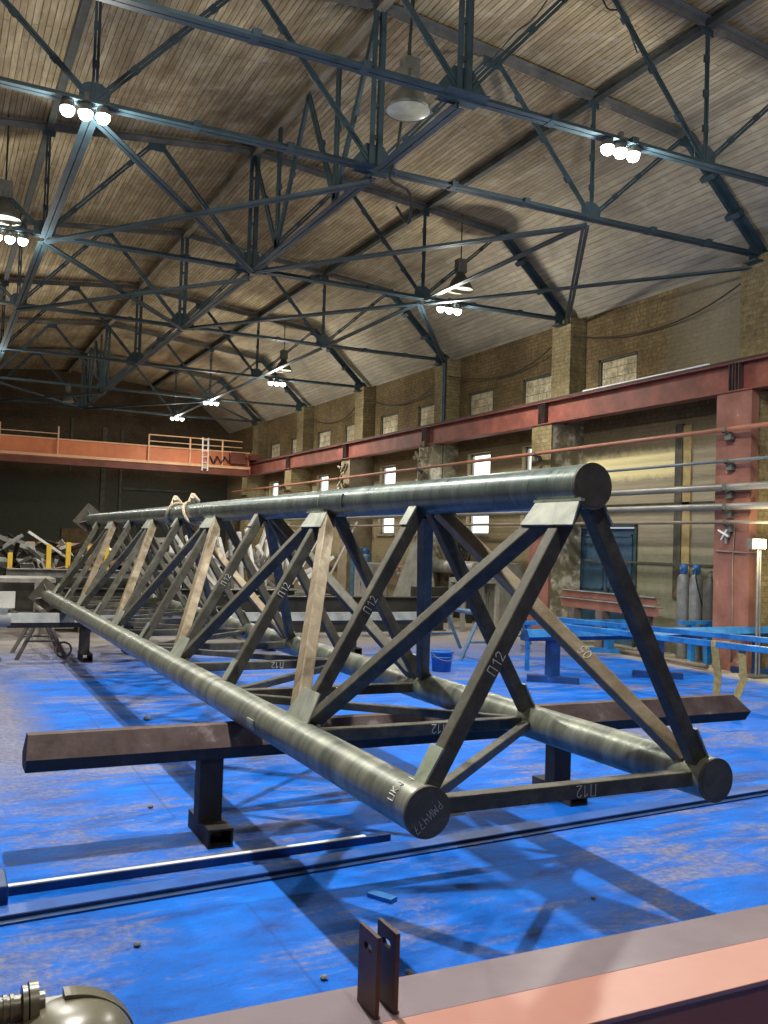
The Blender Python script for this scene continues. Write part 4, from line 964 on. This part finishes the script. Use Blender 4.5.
m = MB(); m.tube((12.2, 12.72, 1.12), (12.25, 12.72, 1.12), 0.09, 16); tag(m.build('round_plate', 'column_red'), 'small rusty red disc on the wall left of the grey cylinders', 'disc')
# work light on a stand
r = thing('work_light', 'lit warm work lamp on a thin double pole at the right edge', 'lamp', (11.3, 10.12, 0))
m = MB(); m.tube((0, 0, 0.02), (0, 0, 1.95), 0.018, 8); m.tube((0.07, 0, 0.02), (0.05, 0, 1.95), 0.014, 8); m.build('pole', 'scrap_grey', r)
m = MB(); m.bb((-0.2, -0.15, 0), (0.25, 0.15, 0.03)); m.build('foot', 'lamp_grey', r)
m = MB(); m.box((-0.05, 0.0, 2.02), (0.26, 0.12, 0.16)); m.build('lamp_housing', 'lamp_grey', r)
m = MB(); m.box((-0.05, -0.07, 2.02), (0.24, 0.03, 0.14)); m.build('lens', 'warm_led', r)
light('work_light_glow', 'POINT', (11.15, 9.92, 2.02), 60, (1.0, 0.85, 0.5), None, 0.08)
# leaning grey sheet behind the red column and conduits on it
m = MB(); m.prism([(12.26, 8.3, 2.0), (12.26, 10.35, 2.5), (12.26, 10.35, 3.9), (12.26, 9.3, 4.3), (12.26, 7.6, 4.1)], (-0.03, 0, 0)); tag(m.build('wall_sheet', 'panel_grey'), 'brown-grey sheet fixed on the wall right of the red column', 'sheet')
m = MB(); m.path([(11.44, 10.72, 2.3), (11.43, 10.74, 1.7), (11.43, 10.72, 0.9), (11.44, 10.75, 0.15)], 0.012, 6); m.path([(11.44, 11.1, 1.9), (11.43, 10.48, 1.88), (11.6, 10.36, 1.9)], 0.012, 6)
tag(m.build('wall_cable', 'pipe_brown'), 'thin cable running down the face of the red column', 'cable')
r = thing('valve_cluster', 'small dark valve with fittings on the face of the red column', 'valve', (11.40, 10.85, 2.18))
m = MB(); m.box((0, 0, 0), (0.08, 0.10, 0.12)); m.tube((0, 0, -0.16), (0, 0, 0.2), 0.025, 8); m.build('valve_body', 'scrap_grey', r)
m = MB(); m.tube((-0.05, -0.09, -0.05), (-0.05, 0.12, 0.05), 0.018, 8); m.tube((-0.05, -0.06, 0.06), (-0.05, 0.06, -0.1), 0.014, 8); m.build('lever', 'scrap_white', r)

# bucket
r = thing('bucket', 'blue plastic bucket standing on the blue floor behind the truss', 'bucket', (6.78, 11.8, 0))
m = MB(); m.lathe([(0, 0.0), (0.135, 0.0), (0.16, 0.27), (0.172, 0.275), (0.172, 0.30), (0.16, 0.30), (0.13, 0.012), (0, 0.012)], n=28); m.lathe([(0.152, 0.20), (0.164, 0.205), (0.164, 0.22), (0.155, 0.222)], n=28); m.build('body', 'bucket_blue', r)
m = MB(); m.path([(0.17 * math.cos(a), -0.02 - 0.155 * math.sin(a), 0.27 - 0.10 * math.sin(a)) for a in [math.pi * i / 12 for i in range(13)]], 0.005, 5); m.build('handle', 'scrap_grey', r)

# trestles
def trestle(x, y, L, rz, h, spread, mat, label, rad=0.03, n=2):
    r = thing('trestle', label, 'trestle', (x, y, 0), rz)
    m = MB(); m.tube((0, -0.08, h), (0, L + 0.08, h), rad * 1.5, 10); m.build('top_bar', mat, r)
    for yy in (0, L):
        for s in (-1, 1):
            m = MB(); m.tube((0, yy, h), (s * spread, yy + (0.12 if yy else -0.12), 0), rad, 8, rad); m.build('leg', mat, r)
        m = MB(); m.tube((-spread * 0.6, yy + (0.07 if yy else -0.07), h * 0.38), (spread * 0.6, yy + (0.07 if yy else -0.07), h * 0.38), rad * 0.6, 8); m.build('stretcher', mat, r)
    return r
trestle(8.15, 12.95, 1.35, math.radians(-4), 0.74, 0.40, 'trestle_blue', 'blue-stained pipe trestle standing behind the truss near the bucket')
trestle(9.45, 13.9, 1.1, math.radians(-35), 0.72, 0.32, 'trestle_blue', 'dark blue trestle half hidden behind the second truss bay')
trestle(1.5, 14.35, 0.6, 0, 0.68, 0.34, 'trestle_brown', 'brown pipe trestle with splayed legs left under the far bench')
trestle(0.62, 14.25, 0.7, math.radians(8), 0.66, 0.30, 'trestle_blue', 'blue-grey trestle cut by the left edge of the photo')
m = MB()
for i in range(24):
    a, b = 2 * math.pi * i / 24, 2 * math.pi * (i + 1) / 24
    m.tube((1.80 + 0.11 * math.cos(a), 14.25, 0.13 + 0.11 * math.sin(a)), (1.80 + 0.11 * math.cos(b), 14.25, 0.13 + 0.11 * math.sin(b)), 0.016, 6)
tag(m.build('steel_ring', 'trestle_brown'), 'steel ring standing on edge beneath the brown trestle', 'ring')
m = MB(); m.tube((0.6, 13.72, 0.62), (1.02, 13.72, 0.62), 0.09, 18); m.bb((0.5, 13.7, 0.5), (0.98, 13.9, 0.78)); tag(m.build('steel_block', 'bench_grey'), 'grey machine end piece left of the far grey bench', 'machine part')
# pale welding table at the left
r = thing('work_table', 'pale steel work table with crossed braces at the far left', 'table', (0.6, 17.2, 0))
m = MB(); m.bb((-0.4, -0.4, 0.98), (1.35, 0.6, 1.05)); m.build('tabletop', 'table_pale', r)
for (x, y) in ((-0.3, -0.35), (1.05, -0.35), (-0.3, 0.5), (1.25, 0.5)):
    m = MB(); m.bb((x - 0.04, y - 0.04, 0), (x + 0.04, y + 0.04, 0.98)); m.build('leg', 'table_pale', r)
m = MB(); m.bar((0.0, -0.35, 0.93), (0.98, -0.35, 0.3), 0.05, 0.05); m.bar((-0.3, -0.35, 0.45), (1.25, -0.35, 0.45), 0.05, 0.05); m.build('crossbrace', 'table_pale', r)
m = MB(); m.bb((0.35, 16.7, 0.55), (1.3, 16.78, 0.83)); tag(m.build('white_panel', 'scrap_white'), 'white panel hanging under the far left work table', 'panel')
m = MB(); m.bb((0.3, 16.9, 1.06), (0.86, 17.1, 1.12)); tag(m.build('steel_plate', 'scrap_grey'), 'grey plate lying on the pale work table', 'plate')

# long stock beams stacked behind the truss
def stock(x0, x1, y, z, h, label, mat='dark_beam', slope=0.0, b=0.25):
    m = MB(); m.ibeam((x0, y, z + h / 2), (x1, y + slope, z + h / 2), b, h, 0.018, 0.014); tag(m.build('stock_beam', mat), label, 'beam')
stock(4.6, 9.55, 16.6, 0.10, 0.32, 'dark I-beam, lower of the two stacked behind the truss middle')
stock(4.9, 9.75, 16.62, 0.425, 0.36, 'dark I-beam, upper of the two stacked behind the truss middle')
stock(1.9, 6.4, 18.1, 0.12, 0.34, 'dark I-beam low on the floor before the scrap heap')
stock(2.0, 6.9, 18.3, 0.47, 0.34, 'dark I-beam lying higher before the scrap heap')
stock(1.3, 4.5, 19.0, 0.98, 0.16, 'thin grey beam lying level under the scrap heap', 'scrap_grey')
for k, (x, y, lab) in enumerate(((5.2, 16.6, 'left timber under the dark I-beams'), (9.0, 16.6, 'right timber under the dark I-beams'), (2.6, 18.2, 'left timber under the beams by the scrap'), (6.0, 18.2, 'right timber under the beams by the scrap'))):
    m = MB(); m.bb((x - 0.08, y - 0.35, 0), (x + 0.08, y + 0.35, 0.10 if k < 2 else 0.12)); tag(m.build('timber', 'ridge_wood'), lab, 'timber')
# rusty channel bench before the blue door
r = thing('channel_stack', 'rusty red and grey channel beam on short posts before the blue double door', 'beam', (11.35, 12.3, 0))
m = MB(); m.channel((0, 0, 0.80), (0, 2.75, 0.80), 0.12, 0.16, 0.012, (0, 0, 1), 1); m.build('channel', 'column_red', r)
m = MB(); m.channel((0.05, 0.1, 0.98), (0.05, 2.8, 0.98), 0.12, 0.12, 0.012, (0, 0, 1), 1); m.build('channel', 'column_red', r)
m = MB(); m.bar((-0.02, 0.05, 0.90), (-0.02, 2.75, 0.90), 0.03, 0.02); m.bar((0.04, 0.1, 1.05), (0.04, 2.75, 1.05), 0.05, 0.02); m.build('flange', 'table_pale', r)
for y in (0.35, 1.5, 2.35):
    m = MB(); m.bb((-0.06, y - 0.1, 0), (0.12, y + 0.1, 0.72)); m.build('post', 'trestle_brown', r)
m = MB(); m.tube((11.1, 10.9, 0.06), (11.25, 13.4, 0.06), 0.04, 8); tag(m.build('floor_pipe', 'pipe_brown'), 'dusty pipe lying on the floor along the wall base', 'pipe')

# background clutter along the right wall
def simple_table(x, y, w_, d_, h, mat, label):
    r = thing('frame_table', label, 'table', (x, y, 0))
    m = MB(); m.bb((0, 0, h - 0.1), (w_, d_, h)); m.build('tabletop', mat, r)
    for a in (0.04, w_ - 0.04):
        for b in (0.04, d_ - 0.04):
            m = MB(); m.bb((a - 0.04, b - 0.04, 0), (a + 0.04, b + 0.04, h - 0.1)); m.build('leg', mat, r)
simple_table(10.35, 17.2, 0.95, 0.6, 1.15, 'table_pale', 'pale grey steel frame table behind the blue trestle')
r = thing('hose_bundle', 'tangled bundle of black hoses hanging on the far wall', 'hose', (12.0, 20.2, 1.6))
m = MB()
for k in range(9):
    rr = 0.30 + 0.05 * random.random(); cy, cz = random.uniform(-0.25, 0.25), random.uniform(-0.15, 0.15)
    m.path([(0.06 * math.sin(k + i), cy + rr * math.cos(2 * math.pi * i / 14), cz + 0.05 + rr * 1.1 * math.sin(2 * math.pi * i / 14)) for i in range(15)], 0.016, 5)
m.build('hose', 'rubber', r)
m = MB(); m.bb((0.06, -0.1, 0.2), (0.29, 0.1, 0.26)); m.build('hook', 'lamp_grey', r)
m = MB(); m.tube((11.7, 18.8, 1.32), (11.7, 21.0, 1.32), 0.17, 16); tag(m.build('duct_pipe', 'table_pale'), 'thick pale horizontal pipe under the hanging hoses', 'pipe')
r = thing('duct_stand', 'dark stand under the thick pale pipe', 'stand', (11.7, 19.9, 0)); 
for s in (-0.8, 0.8):
    m = MB(); m.bb((-0.05, s - 0.05, 0), (0.05, s + 0.05, 1.16)); m.build('leg', 'dark_beam', r)
m = MB(); m.prism([(10.9, 20.0, 0), (10.9, 22.0, 0), (11.45, 21.7, 1.9), (11.45, 20.7, 2.0)], (0.03, 0, 0.0)); tag(m.build('leaning_sheet', 'panel_grey'), 'tapering grey steel sheet leaning toward the far pier', 'sheet')
m = MB(); m.bar((10.6, 26.2, 0), (11.6, 25.6, 2.5), 0.06, 0.05); tag(m.build('leaning_bar', 'scrap_white'), 'long white bar leaning left of the blue gas cylinders', 'bar')
for k, (x, y, w_, d_, h, mt, lab) in enumerate(((11.3, 17.2, 0.6, 0.8, 1.5, 'panel_grey', 'grey electrical cabinet left of the peeling white pier'), (10.9, 23.2, 0.6, 0.9, 1.3, 'table_pale', 'pale locker by the far windows'), (10.6, 28.3, 0.8, 0.8, 1.9, 'column_brown', 'tall brown cupboard at the far wall'), (10.4, 19.2, 0.9, 0.5, 0.85, 'dark_beam', 'low dark chest behind the stacked I-beams'), (11.2, 29.8, 0.6, 0.7, 2.2, 'scrap_grey', 'tall narrow grey cupboard at the far wall'))):
    r = thing('cabinet', lab, 'cabinet', (x, y, 0))
    m = MB(); m.bb((0, 0, 0.04), (w_, d_, h)); m.build('body', mt, r, 0.01)
    m = MB(); m.bb((-0.02, 0.04, 0.1), (0, d_ / 2 - 0.01, h - 0.06)); m.build('door', mt, r); m = MB(); m.bb((-0.02, d_ / 2 + 0.01, 0.1), (0, d_ - 0.04, h - 0.06)); m.build('door', mt, r)
    m = MB(); m.bb((-0.04, d_ / 2 - 0.05, h * 0.5), (-0.02, d_ / 2 - 0.03, h * 0.5 + 0.12)); m.build('handle', 'lamp_grey', r)
r = thing('manifold', 'red gas manifold frame at the wall right of the blue cylinders', 'manifold', (11.9, 22.6, 0))
m = MB()
for y in (0, 0.35, 0.7): m.tube((0, y, 0), (0, y, 1.5 - y * 0.4), 0.03, 6)
for z in (0.5, 0.9, 1.2): m.tube((0, -0.1, z), (0, 0.8, z), 0.025, 6)
m.build('frame', 'column_red', r)
m = MB()
for y, z in ((0.1, 0.8), (0.5, 1.0), (0.3, 0.6)): m.lathe([(0, 0.07), (0.07, 0.05), (0.07, -0.05), (0, -0.07)], (-0.08, y, z), 10)
m.build('gauge', 'scrap_grey', r)
# whitened junk on the piers under the runway
for k, (y, z, lab) in enumerate(((21.3, 3.9, 'white-crusted fitting clinging to the fourth pier under the runway'), (26.5, 3.9, 'tangled white-crusted fittings on the fifth pier under the runway'))):
    r = thing('pipe_fitting', lab, 'fitting', (11.42, y, z))
    for j in range(9):
        a = V((random.uniform(-0.10, 0.04), random.uniform(-0.33, 0.33), random.uniform(-0.35, 0.5))); b = a + V((random.uniform(-0.06, 0.04), random.uniform(-0.3, 0.3), random.uniform(-0.3, 0.3)))
        m = MB(); m.tube(a, b, random.uniform(0.03, 0.055), 7); m.build('pipe_stub', 'column_white', r)

# ---------------------------------------------------------------- scrap heap at the left
r0 = thing('scrap_bin', 'long low dark skip with upright yellow corner posts under the scrap', 'bin', (1.0, 19.6, 0))
m = MB(); m.bb((0, 0, 0), (3.8, 0.06, 0.95)); m.bb((0, 2.4, 0), (3.8, 2.46, 0.95)); m.bb((0, 0, 0), (0.06, 2.4, 0.95)); m.bb((3.74, 0, 0), (3.8, 2.4, 0.95)); m.bb((0, 0, 0), (3.8, 2.4, 0.08)); m.build('body', 'scrap_dark', r0)
for x, h in ((0.42, 1.42), (1.15, 1.60), (1.53, 1.66), (1.95, 1.60), (2.3, 1.62)):
    m = MB(); m.bb((x - 0.045, 0.3, 0.5), (x + 0.045, 0.40, h)); m.build('corner_post', 'yellow', r0)
random.seed(21)
def rand_rot(): return Matrix.Rotation(random.uniform(0, 6.28), 3, 'Z') @ Matrix.Rotation(random.uniform(-0.9, 0.9), 3, 'X') @ Matrix.Rotation(random.uniform(-0.7, 0.7), 3, 'Y')
for k in range(80):
    x = random.uniform(1.2, 4.7); y = random.uniform(19.9, 21.7); z = 0.95 + random.random() ** 1.3 * 0.62 + 0.05
    mt = random.choice(['scrap_dark', 'scrap_dark', 'scrap_dark', 'scrap_grey', 'scrap_pink', 'scrap_white'])
    R_ = rand_rot(); m = MB()
    if random.random() < 0.5:
        w1, w2 = random.uniform(0.25, 0.7), random.uniform(0.15, 0.5)
        m.box((x, y, z), (w1, w2, 0.02), R_); m.box(V((x, y, z)) + R_ @ V((w1 / 2, 0, 0.05)), (0.02, w2, 0.12), R_)
        cn = {'scrap_dark': 'dark', 'scrap_grey': 'grey', 'scrap_pink': 'pinkish primed', 'scrap_white': 'whitish'}[mt]; tag(m.build('scrap_plate', mt), '%s steel plate offcut in the tangled scrap heap at the far left' % cn, 'scrap', '%s scrap plates in the heap' % cn)
    else:
        d = R_ @ V((random.uniform(0.35, 0.8), 0, 0)); m.angle(V((x, y, z)) - d, V((x, y, z)) + d, 0.09, 0.012)
        cn = {'scrap_dark': 'dark', 'scrap_grey': 'grey', 'scrap_pink': 'pinkish primed', 'scrap_white': 'whitish'}[mt]; tag(m.build('scrap_bar', mt), '%s angle-steel offcut in the tangled scrap heap at the far left' % cn, 'scrap', '%s scrap bars in the heap' % cn)
m = MB(); m.bar((1.75, 20.0, 1.85), (2.6, 20.2, 1.30), 0.06, 0.05); tag(m.build('scrap_bar', 'scrap_white'), 'long white bar sticking up slantwise out of the scrap heap', 'scrap')
m = MB(); m.bar((0.9, 20.0, 1.25), (1.65, 20.1, 1.78), 0.08, 0.06); m.bar((1.4, 20.1, 1.68), (1.7, 20.1, 1.62), 0.06, 0.05); tag(m.build('scrap_bar', 'scrap_grey'), 'forked grey bar rising from the left of the scrap heap', 'scrap')
# bright galvanised frames stacked behind the truss
random.seed(5)
for k in range(46):
    x = random.uniform(5.3, 8.2); y = random.uniform(20.0, 22.5); z0 = random.uniform(0.63, 1.0)
    L = random.uniform(0.7, 1.5); lean = random.uniform(-1.0, 1.0)
    a = V((x, y, z0)); b = a + V((lean, random.uniform(-0.3, 0.3), L * (1.0 if abs(lean) < 0.5 else 0.7)))
    if b.z > 2.25: b.z = 2.25
    m = MB(); m.channel(a, b, 0.07, 0.13, 0.012, (0, 1, 0), 1)
    mt = random.choice(['scrap_white', 'scrap_white', 'scrap_grey']); cn = 'pale' if mt == 'scrap_white' else 'grey'; tag(m.build('galvanised_bar', mt), '%s galvanised bar in the jumbled stack behind the truss' % cn, 'bar', '%s bars in the jumbled stack' % cn)
r = thing('storage_rack', 'dark low rack under the jumbled stack of pale bars', 'rack', (4.9, 19.8, 0))
m = MB(); m.bb((0, 0, 0.55), (3.6, 2.9, 0.62)); m.bb((0, 0, 0.1), (3.6, 2.9, 0.16)); m.build('shelf', 'dark_beam', r)
for x in (0.05, 1.8, 3.55):
    for y in (0.05, 2.85):
        m = MB(); m.bb((x - 0.05, y - 0.05, 0), (x + 0.05, y + 0.05, 0.9)); m.build('post', 'dark_beam', r)

# ---------------------------------------------------------------- wiring on the roof
for k, (x, y, z, lab) in enumerate(((6.65, 8.62, 8.50, 'row of porcelain insulators on the top chord of the nearest truss'), (5.1, 16.1, 6.98, 'row of porcelain insulators by the centre of the third truss'))):
    r = thing('insulator_row', lab, 'insulator', (x, y, z))
    m = MB(); m.bb((-0.28, -0.02, -0.03), (0.28, 0.02, 0.0)); m.build('bracket', 'lamp_grey', r)
    for j in range(4):
        m = MB(); m.lathe([(0.03, 0.0), (0.035, 0.03), (0.02, 0.05), (0.035, 0.08), (0.015, 0.11), (0, 0.11)], (-0.2 + j * 0.13, 0, 0), 8); m.build('insulator', 'cap' if k == 0 else 'porcelain', r)
def wire(pts, rad, label, mat='cable'):
    P = [V(p) for p in pts]; out = []
    for i in range(len(P) - 1):
        p0 = P[max(i - 1, 0)]; p1 = P[i]; p2 = P[i + 1]; p3 = P[min(i + 2, len(P) - 1)]
        for j in range(5):
            t = j / 5; out.append(0.5 * ((2 * p1) + (p2 - p0) * t + (2 * p0 - 5 * p1 + 4 * p2 - p3) * t * t + (3 * p1 - p0 - 3 * p2 + p3) * t ** 3))
    out.append(P[-1]); m = MB(); m.path(out, rad, 6); tag(m.build('roof_cable', mat), label, 'cable')
wire([(4.9, 9.65, 8.7), (4.95, 9.9, 7.6), (5.0, 10.2, 6.75), (5.15, 10.7, 6.6), (5.55, 10.9, 6.55), (5.75, 11.3, 6.3), (5.8, 11.8, 6.7)], 0.02, 'black cable looping down behind the nearest bell lamp')
wire([(6.8, 8.62, 8.6), (7.1, 8.8, 8.45), (7.5, 9.0, 8.6), (8.1, 9.4, 8.45)], 0.011, 'thin wire curling away from the insulators under the roof')
wire([(6.35, 8.62, 8.6), (6.2, 9.0, 8.2), (6.1, 9.3, 8.1), (6.0, 9.7, 7.9)], 0.009, 'thin wire dangling to the left of the insulators')
